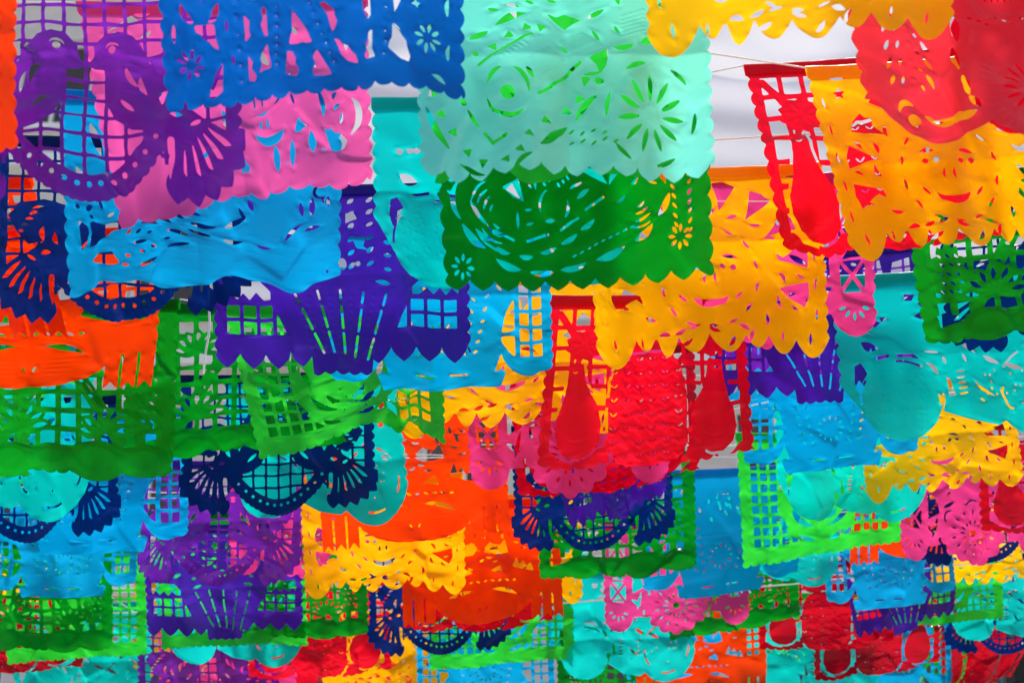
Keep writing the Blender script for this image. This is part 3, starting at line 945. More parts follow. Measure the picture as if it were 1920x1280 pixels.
def d_fruit(n):
    d = Design(n, 0.80)
    d.M = np.full(d.M.shape, -1.0)
    d.add(d.rect(0, -0.2, 1, 0.48), d.ell(0.24, 0.555, 0.165, 0.17), d.ell(0.80, 0.53, 0.20, 0.22, 0.15), d.poly(((0.0, 0.4), (0.14, 0.5), (0.5, 0.68), (0.62, 0.70), (0.75, 0.62), (0.75, 0.4))))
    d.edges(0.015, 0.06)
    d.add(d.seg(0.028, 0.38, 0.035, 0.47, 0.02), d.seg(0.035, 0.47, 0.095, 0.585, 0.022))
    d.cut(d.poly(((0.065, 0.395), (0.09, 0.385), (0.115, 0.43), (0.092, 0.46), (0.072, 0.50), (0.06, 0.46))), d.leaf(0.10, 0.295, 0.17, 0.325, 0.02, 0.01),
          d.poly(((0.14, 0.365), (0.21, 0.352), (0.21, 0.366), (0.16, 0.376))), d.poly(((0.24, 0.352), (0.31, 0.358), (0.33, 0.385), (0.29, 0.368), (0.24, 0.366))), d.leaf(0.35, 0.352, 0.41, 0.366, 0.007),
          d.leaf(0.42, 0.385, 0.43, 0.42, 0.007), d.leaf(0.35, 0.40, 0.40, 0.465, 0.008, -0.006), d.poly(((0.425, 0.47), (0.44, 0.49), (0.446, 0.53), (0.455, 0.56), (0.425, 0.565), (0.43, 0.52))),
          d.poly(((0.385, 0.545), (0.41, 0.575), (0.385, 0.60))), d.poly(((0.50, 0.35), (0.525, 0.33), (0.555, 0.39))), d.leaf(0.545, 0.325, 0.605, 0.335, 0.011), d.leaf(0.64, 0.315, 0.70, 0.313, 0.011),
          d.leaf(0.585, 0.395, 0.655, 0.432, 0.011), d.leaf(0.68, 0.43, 0.745, 0.46, 0.012), d.leaf(0.50, 0.385, 0.512, 0.425, 0.006), d.poly(((0.535, 0.495), (0.555, 0.52), (0.62, 0.575), (0.56, 0.55))),
          d.leaf(0.76, 0.36, 0.82, 0.33, 0.012), d.leaf(0.86, 0.40, 0.90, 0.44, 0.010), d.leaf(0.55, 0.585, 0.57, 0.60, 0.005))
    for k in range(5):
        d.cut(d.leaf(0.465, 0.46 + 0.025 * k, 0.505, 0.458 + 0.025 * k, 0.005))
    for k in range(26):
        q = random.Random(k + 70)
        x, y = 0.56 + 0.34 * q.random(), 0.44 + 0.2 * q.random()
        d.cut(d.ell(x, y, 0.0045, 0.0065))
    for k in range(24):
        q = random.Random(k + 170)
        x, y = 0.08 + 0.84 * q.random(), 0.06 + 0.20 * q.random()
        a = 6.3 * q.random()
        r = 0.012 + 0.014 * q.random()
        d.cut(d.poly([(x + r * 1.3 * math.cos(a + t), y + r * math.sin(a + t)) for t in (0, 1.6, 2.6, 4.4)]))
    for k in range(90):
        q = random.Random(k + 270)
        a, r = 6.283 * q.random(), 0.15 * math.sqrt(q.random())
        d.emboss(d.ell(0.24 + r * math.cos(a), 0.555 + r * math.sin(a), 0.006), 0.002, 0.005)
    d.emboss(d.ell(0.24, 0.555, 0.16, 0.165), 0.008, 0.09)
    d.outline(d.ell(0.24, 0.555, 0.163, 0.168), 0.24, 0.555, 0.002, 0.0045, 4, 0.4, 0.2)
    d.outline(d.ell(0.80, 0.53, 0.15, 0.16, 0.15), 0.80, 0.53, 0.002, 0.0045, 5, 0.4, 0.0)
    d.part('round_fruit', d.ell(0.24, 0.555, 0.163, 0.168))
    d.part('melon_slice', d.ell(0.80, 0.53, 0.20, 0.22, 0.15))
    return d


def d_cactus(n):
    d = Design(n, 0.785)
    d.edges(0.014, 0.06)
    d.bottom(lambda x: 0.762 + 0.014 * np.sin(16 * x), 0.018, 0.055)
    d.cut(d.lattice(0.07, 0.08, 0.93, 0.66, 10, 7, 0.024))
    for s in (-1, 1):                                     # roof beams
        d.add(d.seg(0.5, 0.20, 0.5 + s * 0.26, 0.62, 0.03))
        for k in range(5):
            t = 0.2 + 0.17 * k
            d.cut(d.leaf(0.5 + s * 0.26 * t - 0.012, 0.20 + 0.42 * t, 0.5 + s * 0.26 * t + 0.012, 0.21 + 0.42 * t, 0.006))
    rnd = random.Random(5)
    for (cx, cy, rx, ry) in ((0.15, 0.47, 0.075, 0.125), (0.86, 0.46, 0.07, 0.12)):
        pine = []
        for k in range(48):
            a = 2 * math.pi * k / 48
            r = 1 + 0.10 * math.cos(12 * a)
            pine.append((cx + rx * r * math.cos(a), cy + ry * r * math.sin(a)))
        d.add(d.poly(pine), d.seg(cx, cy, cx, 0.70, 0.014))
        for r in range(5):
            for q in (-1, 0, 1):
                x, y = cx + q * 0.036 + 0.012 * (r % 2), cy - 0.08 + 0.038 * r
                if ((x - cx) / rx) ** 2 + ((y - cy) / ry) ** 2 < 0.75:
                    d.cut(d.leaf(x - 0.012, y - 0.009, x + 0.012, y + 0.010, 0.0052))
        d.part('tree_crown', d.poly(pine))
    for (cx, cy, R) in ((0.33, 0.58, 0.15), (0.70, 0.59, 0.13), (0.34, 0.25, 0.13)):      # agaves of pointed leaves
        for k in range(7):
            a = math.radians(-170 + 26.5 * k)
            x, y = cx + R * math.cos(a), cy + R * 0.95 * math.sin(a)
            d.add(d.leaf(cx, cy, x, y, 0.034))
            d.cut(d.leaf(cx + (x - cx) * 0.4, cy + (y - cy) * 0.4, cx + (x - cx) * 0.85, cy + (y - cy) * 0.85, 0.0105))
        d.part('agave', d.ell(cx, cy - R * 0.4, R, R * 0.7))
    for (x, r, h) in ((0.10, 0.10, 0.055), (0.28, 0.12, 0.075), (0.47, 0.11, 0.06), (0.66, 0.13, 0.085), (0.87, 0.12, 0.07)):
        s, f = d.ell(x, 0.705, r, h)
        d.add((s, f))
        d.emboss((s, f), 0.010, 0.03)
    d.add(d.rect(0.02, 0.70, 0.98, 0.755))
    d.cut(d.poly(((0.07, 0.645), (0.155, 0.645), (0.20, 0.655), (0.155, 0.685), (0.075, 0.705))))
    d.part('hills', d.rect(0.02, 0.67, 0.98, 0.76))
    return d


def d_pinata(n):
    d = Design(n, 0.80)
    d.M = np.full(d.M.shape, -1.0)
    body = []
    for k in range(120):
        a = 2 * math.pi * k / 120
        r = 1 + 0.016 * abs(math.sin(16 * a))
        body.append((0.5 + 0.31 * r * math.cos(a), 0.60 + 0.165 * r * math.sin(a)))
    d.add(d.rect(0, -0.2, 1, 0.60), d.poly(body))
    d.edges(0.012, 0.062)
    for s in (-1, 1):
        for k in range(3):
            x = 0.5 + s * (0.30 + 0.07 * k) + s * 0.028
            d.add(d.poly(((x - 0.028, 0.55), (x + 0.028, 0.55), (x + 0.03, 0.77), (x, 0.735), (x - 0.03, 0.77))))
            d.part('fringe', d.rect(x - 0.031, 0.60, x + 0.031, 0.78))
        a, b = sorted((0.5 + s * 0.455, 0.5 + s * 0.345))
        d.cut(d.lattice(a, 0.08, b, 0.46, 2, 7, 0.02))
        d.part('lattice', d.rect(a - 0.01, 0.08, b + 0.01, 0.46))
        d.cut(d.leaf(0.5 + s * 0.22, 0.605, 0.5 + s * 0.055, 0.568, 0.013, 0.012 * s), d.poly([(0.5 + s * p, q) for p, q in ((0.19, 0.43), (0.325, 0.46), (0.305, 0.40), (0.28, 0.43), (0.26, 0.385), (0.235, 0.415), (0.22, 0.36))]))
        d.cut(d.poly([(0.5 + s * p, q) for p, q in ((0.05, 0.455), (0.135, 0.47), (0.115, 0.42), (0.08, 0.44))]))
        for k in range(6):
            d.cut(d.leaf(0.5 + s * (0.06 + 0.035 * k), 0.10 + 0.05 * (k % 3), 0.5 + s * (0.07 + 0.035 * k), 0.15 + 0.05 * (k % 3), 0.008))
        for k in range(4):
            d.emboss(d.leaf(0.5 + s * 0.04, 0.64 + 0.02 * k, 0.5 + s * (0.24 - 0.03 * k), 0.62 + 0.025 * k, 0.008), 0.0015, 0.008)
        d.cut(d.poly([(0.5 + s * p, q) for p, q in ((0.02, 0.30), (0.06, 0.26), (0.10, 0.30), (0.15, 0.25), (0.17, 0.33), (0.11, 0.345), (0.05, 0.34))]))
    d.cut(d.leaf(0.47, 0.665, 0.485, 0.69, 0.005), d.leaf(0.53, 0.665, 0.515, 0.69, 0.005))
    for k in range(26):
        q = random.Random(k + 31)
        x, y, a = 0.24 + 0.52 * q.random(), 0.16 + 0.26 * q.random(), q.random() - 0.5
        d.cut(d.leaf(x, y, x + 0.045 * math.cos(a), y + 0.045 * math.sin(a), 0.006, 0.006))
    for k in range(10):
        d.cut(d.leaf(0.28 + 0.045 * k, 0.505 + 0.01 * (k % 2), 0.31 + 0.045 * k, 0.52 - 0.01 * (k % 2), 0.006))
    d.part('body', d.poly(body))
    return d


def d_lime(n):
    d = Design(n, 0.765)
    d.edges(0.013, 0.055)
    d.bottom(0.755, 0.014, 0.05)
    for s in (-1, 1):
        a, b = sorted((0.5 + s * 0.43, 0.5 + s * 0.13))
        d.cut(d.lattice(a, 0.10, b, 0.665, 5, 9, 0.017))
        d.part('lattice', d.rect(a - 0.005, 0.1, b + 0.005, 0.67))
    d.add(d.ell(0.5, 0.44, 0.25, 0.25))
    d.cut(d.ring(0.5, 0.40, 0.19, 20, 75, 0.016), d.ring(0.5, 0.40, 0.19, 105, 160, 0.016), d.leaf(0.36, 0.62, 0.46, 0.665, 0.014, 0.01), d.leaf(0.64, 0.62, 0.54, 0.665, 0.014, -0.01),
          d.leaf(0.40, 0.48, 0.47, 0.55, 0.012, 0.008), d.leaf(0.60, 0.48, 0.53, 0.55, 0.012, -0.008), d.leaf(0.30, 0.30, 0.33, 0.42, 0.014), d.leaf(0.70, 0.30, 0.67, 0.42, 0.014),
          d.leaf(0.42, 0.22, 0.47, 0.32, 0.016), d.leaf(0.58, 0.22, 0.53, 0.32, 0.016), d.poly(((0.24, 0.47), (0.30, 0.56), (0.26, 0.57))), d.poly(((0.76, 0.47), (0.70, 0.56), (0.74, 0.57))))
    for k in range(16):
        q = random.Random(k + 12)
        x, y = 0.40 + 0.2 * q.random(), 0.33 + 0.28 * q.random()
        d.cut(d.leaf(x, y, x + 0.012, y + 0.02, 0.004))
    d.emboss(d.ell(0.5, 0.42, 0.16, 0.18), 0.008, 0.07)
    d.part('melon', d.ell(0.5, 0.44, 0.24, 0.24))
    return d


def d_zinnia(n):
    d = Design(n, 0.80)
    d.M = np.full(d.M.shape, -1.0)
    d.add(d.rect(0, -0.2, 1, 0.56))
    fl = []
    for k in range(96):
        a = 2 * math.pi * k / 96
        r = 0.175 + 0.035 * abs(math.sin(7 * a)) ** 0.7
        fl.append((0.5 + r * 1.08 * math.cos(a), 0.575 + r * math.sin(a)))
    for s in (-1, 1):
        lob = []
        for k in range(60):
            a = 2 * math.pi * k / 60
            r = 1 + 0.045 * abs(math.sin(9 * a))
            lob.append((0.5 + s * 0.40 + 0.10 * r * math.cos(a), 0.63 + 0.115 * r * math.sin(a)))
        d.add(d.poly(lob), d.rect(0.5 + s * 0.24 - 0.1, 0.3, 0.5 + s * 0.24 + 0.1, 0.645, 0.03))
        d.part('lobe', d.poly(lob))
    d.edges(0.014, 0.056)
    d.add(d.poly(fl))
    for s in (-1, 1):
        a, b = sorted((0.5 + s * 0.455, 0.5 + s * 0.345))
        w = b - a
        y0, hh = 0.10, 0.15
        for k in range(3):
            y = y0 + hh * k
            m = (a + b) / 2
            g = 0.012
            d.cut(d.poly(((a + g, y + g * 0.4), (b - g, y + g * 0.4), (m, y + hh / 2 - g))), d.poly(((a + g, y + hh - g * 0.4), (b - g, y + hh - g * 0.4), (m, y + hh / 2 + g))),
                  d.poly(((a, y + g * 1.2), (a, y + hh - g * 1.2), (m - g, y + hh / 2))), d.poly(((b, y + g * 1.2), (b, y + hh - g * 1.2), (m + g, y + hh / 2))))
        d.part('lattice', d.rect(a - 0.01, 0.09, b + 0.01, 0.56))
        for k in range(5):
            t = math.radians(90 + (k - 2) * 36)
            x, y = 0.5 + s * 0.40, 0.605
            d.cut(d.leaf(x + 0.035 * math.cos(t), y + 0.035 * math.sin(t), x + 0.075 * math.cos(t), y + 0.075 * math.sin(t), 0.007))
        d.cut(d.poly([(0.5 + s * p, q) for p, q in ((0.30, 0.30), (0.25, 0.34), (0.22, 0.44), (0.30, 0.48))]), d.leaf(0.5 + s * 0.31, 0.52, 0.5 + s * 0.24, 0.57, 0.012))
        d.cut(d.poly([(0.5 + s * p, q) for p, q in ((0.30, 0.12), (0.22, 0.15), (0.25, 0.23), (0.30, 0.25))]))
        for k in range(7):
            q = random.Random(k + 77)
            x, y = 0.5 + s * (0.05 + 0.2 * q.random()), 0.08 + 0.25 * q.random()
            d.cut(d.leaf(x, y, x + 0.04 * (q.random() - 0.5), y + 0.04, 0.009))
        d.cut(d.leaf(0.5 + s * 0.12, 0.37, 0.5 + s * 0.20, 0.41, 0.012), d.leaf(0.5 + s * 0.235, 0.46, 0.5 + s * 0.27, 0.60, 0.010))
    d.cut(d.ell(0.5, 0.575, 0.022))
    d.flower_slits(0.5, 0.575, 0.05, 0.095, 14, 0.0065)
    d.flower_slits(0.5, 0.575, 0.115, 0.155, 14, 0.006, 0.22)
    for k in range(14):
        a = 2 * math.pi * (k + 0.5) / 14
        d.emboss(d.leaf(0.5 + 0.05 * math.cos(a), 0.575 + 0.05 * math.sin(a), 0.5 + 0.19 * math.cos(a), 0.575 + 0.19 * math.sin(a), 0.03), 0.004, 0.02)
    d.outline(d.poly(fl), 0.5, 0.575, 0.004, 0.006, 7, 0.6, 0.1)
    d.part('flower', d.poly(fl))
    return d


def d_basket(n):
    d = Design(n, 0.78, (397, 345), 487)
    cx = 640.0
    d.edges(0.014, 0.05)
    x = (d.X - d.ox) / d.s
    y = (d.Y - d.oy) / d.s
    f = (x / 0.0985) % 1.0
    g = 1 - 2 * np.abs(f - 0.5)
    yb = np.where((x > 0.385) & (x < 0.615), 0.745 + 0.012 * np.abs(np.sin(math.pi * (x - 0.385) / 0.046)), 0.648 + 0.066 * np.sqrt(np.maximum(g, 0)))
    d.M = np.minimum(d.M, (yb - y) * 0.75)
    for s in (-1, 1):
        def X(v):
            return cx + s * (v - cx)
        for i in range(3):
            for j in range(2):
                x0, x1 = sorted((X(772 + 31 * i), X(772 + 31 * i + 24)))
                d.cut(d.rect(x0, 576 + 30 * j, x1, 599 + 30 * j, 1.5))
        d.part('lattice', d.rect(min(X(768), X(862)), 570, max(X(768), X(862)), 634))
        d.cut(d.poly([(X(p), q) for p, q in ((745, 630), (764, 630), (764, 590))]))
        tee = [(X(775), 566), (X(775), 552), (X(795), 530), (X(862), 530), (X(862), 566), (X(850), 552), (X(838), 566), (X(827), 552), (X(815), 566), (X(802), 552), (X(788), 566)]
        d.cut(d.poly(tee))
        for k in range(6):
            y0 = 380 + 26 * k
            d.cut(d.leaf(X(690), y0, X(704), y0 - 10, 4), d.leaf(X(722), y0 + 6, X(738), y0 + 10, 4), d.leaf(X(655), y0 + 4, X(668), y0 - 8, 4.4))
        d.cut(d.poly([(X(p), q) for p, q in ((652, 402), (668, 404), (674, 416), (652, 424))]), d.poly([(X(p), q) for p, q in ((664, 455), (690, 450), (684, 470), (694, 480), (672, 474))]),
              d.poly([(X(p), q) for p, q in ((750, 400), (790, 380), (800, 430), (770, 470), (748, 450))]), d.poly([(X(p), q) for p, q in ((820, 390), (860, 380), (864, 470), (830, 500), (810, 450))]),
              d.ell(X(643), 505, 9, 12), d.leaf(X(600 + 0), 505, X(612), 505, 5), d.leaf(X(770), 500, X(800), 512, 6), d.leaf(X(705), 540, X(735), 548, 4.5))
    for (x0, y0, x1, y1) in ((553, 560, 606, 672), (596, 556, 626, 672), (639, 556, 646, 674), (683, 562, 664, 680), (726, 568, 688, 684)):
        for (t0, t1) in ((0.0, 0.16), (0.26, 0.60), (0.68, 1.0)):
            d.cut(d.seg(x0 + (x1 - x0) * t0, y0 + (y1 - y0) * t0, x0 + (x1 - x0) * t1, y0 + (y1 - y0) * t1, 2.3))
    for i in range(9):
        for j in range(9):
            t = (j + 0.5) / 9
            hw = 95 - 38 * t
            d.emboss(d.ell(cx - hw + 2 * hw * (i + 0.5) / 9, 562 + 115 * t, 5, 3.5), 0.0035, 3)
    d.part('basket', d.poly(((540, 548), (740, 548), (702, 712), (586, 712))))
    d.part('blossom', d.ell(cx, 470, 70, 70))
    return d


def d_doves(n):
    d = Design(n, 0.79)
    d.M = np.full(d.M.shape, -1.0)
    d.add(d.rect(0, -0.2, 1, 0.70))
    d.edges(0.015, 0.05)
    d.cut(d.lattice(0.05, 0.04, 0.95, 0.70, 14, 10, 0.012))
    d.cut(d.poly(((-0.05, 0.66), (0.30, 0.66), (0.30, 0.9), (-0.05, 0.9))), d.poly(((0.70, 0.66), (1.05, 0.66), (1.05, 0.9), (0.70, 0.9))))
    # arch between the doves, hanging lowest in the middle
    pts = [(0.26 + 0.48 * k / 40, 0.555 + 0.175 * math.sin(math.pi * k / 40) ** 0.75) for k in range(41)]
    x = d.X
    t = np.clip((x - 0.26) / 0.48, 0, 1)
    yc = 0.555 + 0.175 * np.sin(math.pi * t) ** 0.75
    d.M = np.where((x > 0.26) & (x < 0.74), np.minimum(d.M, yc + 0.01 - d.Y), d.M)
    for k in range(40):
        d.add(d.seg(*pts[k], *pts[k + 1], 0.034))
    for k in range(1, 40, 2):
        px_, py_ = pts[k]
        d.add(d.ell(px_, py_ + 0.030, 0.022))
    for k in range(3, 40, 3):
        d.cut(d.ell(pts[k][0], pts[k][1] - 0.004, 0.0085))
    d.part('arch', *[d.seg(*pts[k], *pts[k + 1], 0.045) for k in range(40)])
    for s in (-1, 1):
        def X(v):
            return 0.5 + s * v
        body = [(X(p), q) for p, q in ((0.004, 0.312), (0.022, 0.285), (0.026, 0.245), (0.062, 0.205), (0.105, 0.195), (0.15, 0.212), (0.18, 0.255), (0.20, 0.31), (0.235, 0.35), (0.275, 0.42), (0.33, 0.46),
                                       (0.35, 0.52), (0.31, 0.57), (0.23, 0.565), (0.15, 0.548), (0.095, 0.51), (0.068, 0.455), (0.066, 0.40), (0.072, 0.36), (0.062, 0.33), (0.03, 0.328))]
        d.add(d.poly(body))
        wing = [(X(p), q) for p, q in ((0.20, 0.30), (0.30, 0.27), (0.40, 0.29), (0.44, 0.34), (0.41, 0.40), (0.36, 0.46), (0.27, 0.42))]
        d.add(d.poly(wing))
        ax, ay = X(0.30), 0.47
        for k in range(6):
            a = math.radians(28 + 13 * k)
            ex, ey = 0.30 + 0.265 * math.cos(a) * 0.85, 0.47 + 0.27 * math.sin(a)
            d.add(d.seg(ax, ay, X(ex), ey, 0.017), d.leaf(X(0.30 + 0.16 * math.cos(a)), 0.47 + 0.19 * math.sin(a), X(0.30 + 0.275 * math.cos(a)), 0.47 + 0.305 * math.sin(a), 0.036))
            d.cut(d.leaf(X(0.30 + 0.10 * math.cos(a + 0.115)), 0.47 + 0.10 * math.sin(a + 0.115), X(0.30 + 0.21 * math.cos(a + 0.115)), 0.47 + 0.24 * math.sin(a + 0.115), 0.008))
        d.part('fan_tail', d.poly([(X(p), q) for p, q in ((0.30, 0.49), (0.50, 0.50), (0.52, 0.75), (0.42, 0.80), (0.30, 0.80), (0.26, 0.58))]))
        d.part('dove', d.poly(body), d.poly(wing))
        d.cut(d.ell(X(0.085), 0.26, 0.013, 0.012), d.leaf(X(0.13), 0.33, X(0.17), 0.40, 0.009, 0.008), d.leaf(X(0.175), 0.36, X(0.20), 0.43, 0.009, 0.008), d.leaf(X(0.11), 0.44, X(0.16), 0.49, 0.008), d.ell(X(0.086), 0.26, 0.001, 0.001), d.ring(X(0.085), 0.263, 0.025, -160, -20, 0.005), d.leaf(X(0.26), 0.40, X(0.245), 0.46, 0.010, 0.008), d.leaf(X(0.30), 0.38, X(0.305), 0.44, 0.010, 0.008),
              d.leaf(X(0.27), 0.495, X(0.31), 0.50, 0.010, 0.004), d.leaf(X(0.33), 0.525, X(0.365), 0.50, 0.007))
        for k in range(5):
            d.cut(d.leaf(X(0.30 + 0.02 * k), 0.30 + 0.026 * k, X(0.345 + 0.015 * k), 0.315 + 0.022 * k, 0.0055, 0.004))
            d.emboss(d.leaf(X(0.11), 0.28 + 0.03 * k, X(0.19), 0.30 + 0.03 * k, 0.008), 0.003, 0.008)
        d.emboss(d.poly(body), 0.008, 0.05)
    return d


DESIGNS = dict(royal=d_royal, lady=d_lady, mint=d_mint, hat=d_hat, sun=d_sun, coral=d_coral, bottles=d_bottles, waves=d_waves, bowl=d_bowl, fruit=d_fruit,
               cactus=d_cactus, pinata=d_pinata, lime=d_lime, zinnia=d_zinnia, basket=d_basket, doves=d_doves)
_cache = {}


def get_design(name, n):
    k = (name, n)
    if k not in _cache:
        _cache[k] = DESIGNS[name](n).mesh()
    return _cache[k]

# ------------------------------------------------------------------ hanging one banner
GROUP = 'pierced banners strung overhead'
HEMS = {}
INFO = []


def raw_mesh(name, co, loops, sizes, material):
    me = bpy.data.meshes.new(name)
    me.vertices.add(len(co))
    me.vertices.foreach_set('co', np.ascontiguousarray(co, dtype=np.float32).ravel())
    me.loops.add(len(loops))
    me.loops.foreach_set('vertex_index', loops.astype(np.int32))
    me.polygons.add(len(sizes))
    st = np.zeros(len(sizes), np.int32)
    st[1:] = np.cumsum(sizes)[:-1]
    me.polygons.foreach_set('loop_start', st)
    me.polygons.foreach_set('loop_total', sizes.astype(np.int32))
    me.polygons.foreach_set('use_smooth', np.ones(len(sizes), bool))
    me.materials.append(material)
    me.update(calc_edges=True)
    return me


def banner(key, design, colour, d, TL, TR, BR, BL, label, row, amp=1.0, bot=None, lean=0.0, curl=0.0, seed=None, crush=None, res=None):
    """corner pixels of the hem and of the foot; d = distance of the hem along the view axis; the film hangs in the upright plane of its string"""
    rnd = random.Random(key if seed is None else seed)
    if d > 4.0 and amp == 1.0:
        amp = 1.4
    px_w = math.hypot(TR[0] - TL[0], TR[1] - TL[1])
    n = res or (210 if px_w > 430 else 160 if px_w > 330 else 120)
    g = get_design(design, n)
    tl = CAM + ray(*TL) * d
    tr = CAM + ray(*TR) * d
    hx = tr - tl
    nrm = Vector((hx.y, -hx.x, 0)).normalized()              # horizontal, towards the camera
    if nrm.y > 0:
        nrm = -nrm

    def on_plane(p):
        r = ray(*p)
        return CAM + r * ((tl - CAM).dot(nrm) / r.dot(nrm))
    br, bl = on_plane(BR), on_plane(BL)
    W = hx.length
    INFO.append((key, round(tl.y, 3), round(tr.y, 3), round(W, 3), round((tl - bl).length / W, 2), round((tr - br).length / W, 2), round(tl.z, 2)))
    f1, f2 = rnd.uniform(0.8, 1.5), rnd.uniform(2.0, 3.2)
    p1, p2, p3, p4 = (rnd.uniform(0, 6.28) for _ in range(4))
    s1, s2 = rnd.uniform(-0.4, 0.4), rnd.uniform(-0.5, 0.5)
    g1, g2 = rnd.uniform(1.0, 1.8), rnd.uniform(-0.6, 0.6)
    A = 0.017 * W / 0.5 * amp
    cu, cv = rnd.uniform(0.45, 0.55), rnd.uniform(0.40, 0.6)
    ck, ck2 = rnd.choice((-1, 1)) * rnd.uniform(0.004, 0.010), rnd.choice((-1, 1)) * rnd.uniform(0.004, 0.010)
    k1, k2, k3 = (rnd.choice((-1, 1)) * rnd.uniform(0.05, 0.13) for _ in range(3))
    cv2 = rnd.uniform(0.68, 0.82)
    Hm = 0.75 * W
    fine = [(rnd.uniform(-7, 7), rnd.uniform(-7, 7), rnd.uniform(0, 6.28), rnd.uniform(0.0001, 0.0003)) for _ in range(4)]
    mid = (tl + tr) / 2
    T0, T1, B0, B1 = (np.array(q - mid) for q in (tl, tr, bl, br))
    N = np.array(nrm)
    sag = 0.006 + 0.006 * rnd.random()
    upv = np.array((0, 0, 1.0))

    nseed = 30
    tilt = 0.046 if px_w > 430 else 0.064
    seeds = [(rnd.uniform(-0.05, 1.05), rnd.uniform(-0.05, 1.05), rnd.gauss(0, tilt), rnd.gauss(0, tilt)) for _ in range(nseed)]

    def surf(u, v, m=None, r=None):
        vc = np.clip(v, 0, 1.2)
        P = ((1 - u)[:, None] * T0 + u[:, None] * T1) * (1 - v)[:, None] + ((1 - u)[:, None] * B0 + u[:, None] * B1) * v[:, None]
        w = A * vc ** 0.9 * (0.62 * np.sin(6.283 * (f1 * u + s1 * v) + p1) + 0.38 * np.sin(6.283 * (f2 * u + s2 * v) + p2))
        w += 0.004 * amp * np.sin(6.283 * (g1 * v + g2 * u) + p3) * vc
        w += ck * (1 - np.minimum(np.abs(u - cu) / 0.16, 1)) ** 2 * vc + ck2 * (1 - np.minimum(np.abs(v - cv) / 0.16, 1)) ** 2
        w += k1 * amp * Hm * np.clip(v - cv, 0, 1) - 0.8 * k1 * amp * Hm * np.clip(v - cv2, 0, 1) + 0.6 * k2 * amp * W * (0.25 - np.abs(u - cu) * 0.5) * vc
        for a, b, c, k in fine:
            w += k * amp * np.sin(6.283 * (a * u + b * v) + c + 2.0 * np.sin(5 * u + 3 * v + c)) * np.minimum(vc * 4, 1)
        num = 0.0
        den = 1e-30
        for (a, b, ta, tb) in seeds:
            du, dv = (u - a), (v - b) * 0.75
            e = np.exp(-(du * du + dv * dv) / 0.0026)
            num = num + e * (ta * du + tb * dv) * W
            den = den + e
        w += num / den * np.minimum(vc * 5, 1) * min(amp, 1.4)
        w += lean * v + curl * np.clip(v - 0.72, 0, 1) ** 2 * 4
        if crush:
            c0, cw, ca = crush
            q = np.exp(-((u - c0) / cw) ** 2) * vc
            w += ca * q * (np.sin(38 * u + 9 * v + p4) * 0.6 + np.sin(23 * v + 17 * u + p3) * 0.4)
        if m is not None:                      # cut edges stand off a little
            w += 0.0017 * np.exp(-(m / 0.012) ** 2) * np.sin(43 * u + 3.1 * np.sin(31 * v + p4)) * np.minimum(vc * 6, 1)
            w += r
        P = P + w[:, None] * N
        P = P - (sag * 4 * u * (1 - u) * (1 - v))[:, None] * upv
        if bot:
            bu = np.interp(u, [q[0] for q in bot], [q[1] for q in bot])
            P = P + (bu * W * np.clip(v, 0, 1.2) ** 2)[:, None] * upv
        return P

    u, v = g['x'], g['y'] / g['h']
    co = surf(u, v, g['m'], g['r'])
    root = empty('pierced_banner', mid)
    tag(root, label, 'banner', GROUP)
    sizes, loops, labs = g['sizes'], g['loops'], g['labs']
    ends = np.cumsum(sizes)
    face_of_loop = np.repeat(np.arange(len(sizes)), sizes)
    for li, nm in enumerate(g['names']):
        fm = labs == li
        if not fm.any():
            continue
        lp = loops[fm[face_of_loop]]
        used, inv = np.unique(lp, return_inverse=True)
        me = raw_mesh(nm, co[used], inv.ravel(), sizes[fm], FILM[colour])
        o = bpy.data.objects.new(nm, me)
        COL.objects.link(o)
        o.parent = root
    # hem folded over the string
    nu = 28
    uu = np.linspace(0.0, 1.0, nu + 1)
    sec = [(0.052, 0.0035), (0.03, 0.0042), (0.008, 0.0045), (-0.006, 0.003), (-0.009, 0.0), (-0.005, -0.003), (0.02, -0.0042), (0.052, -0.0040)]
    rows = []
    for (vv, off) in sec:
        P = surf(uu, np.full(nu + 1, vv * 1.0))
        rows.append(P + off * N + (0.0006 * np.sin(40 * uu + 60 * vv))[:, None] * N)
    vs = np.concatenate(rows)
    fs = []
    for j in range(len(sec) - 1):
        for i in range(nu):
            a = j * (nu + 1) + i
            fs.append((a, a + 1, a + nu + 2, a + nu + 1))
    mesh_obj('hem', vs, fs, FILM[colour], root, True)
    HEMS.setdefault(row, []).append([Vector(q) + mid for q in surf(np.linspace(0, 1, 7), np.zeros(7))])
    return root


B = []


def b(*a, **k):
    B.append((a, k))


# key design colour d  TL TR BR BL label row
b('A2', 'royal', 'royal', 2.20, (283, -225), (868, -235), (872, 190), (312, 222), 'royal blue banner of dotted skirts with scalloped foot, over the rose pink banner', 'r1', bot=[(0, 0), (0.25, 0.03), (0.45, 0.055), (0.7, 0.06), (0.85, 0.02), (1, 0.0)])
b('A1', 'lime', 'orange', 2.26, (-520, -170), (28, -160), (40, 290), (-505, 290), 'orange lattice banner whose scalloped side edge hangs over the violet dove banner', 'r1', curl=-0.03)
b('A3', 'sun', 'yellow', 2.26, (1195, -330), (1795, -350), (1790, 78), (1215, 125), 'yellow sun banner whose foot petals lie over the mint and coral banners', 'r1', bot=[(0, -0.0), (0.3, 0.03), (0.65, 0.05), (1, 0.0)])
b('A4', 'coral', 'coral', 2.34, (1560, -140), (2140, -160), (2170, 300), (1625, 296), 'glossy coral red banner with a round radial shell, over the yellow sun banner', 'r2', amp=1.3, curl=0.05)
b('A5', 'fruit', 'crimson', 2.40, (1775, -150), (2330, -170), (2345, 285), (1790, 285), 'dark red banner doubled behind the coral shell', 'r2b')  # added sheet: blocks the backlight so the coral film's right part looks darker
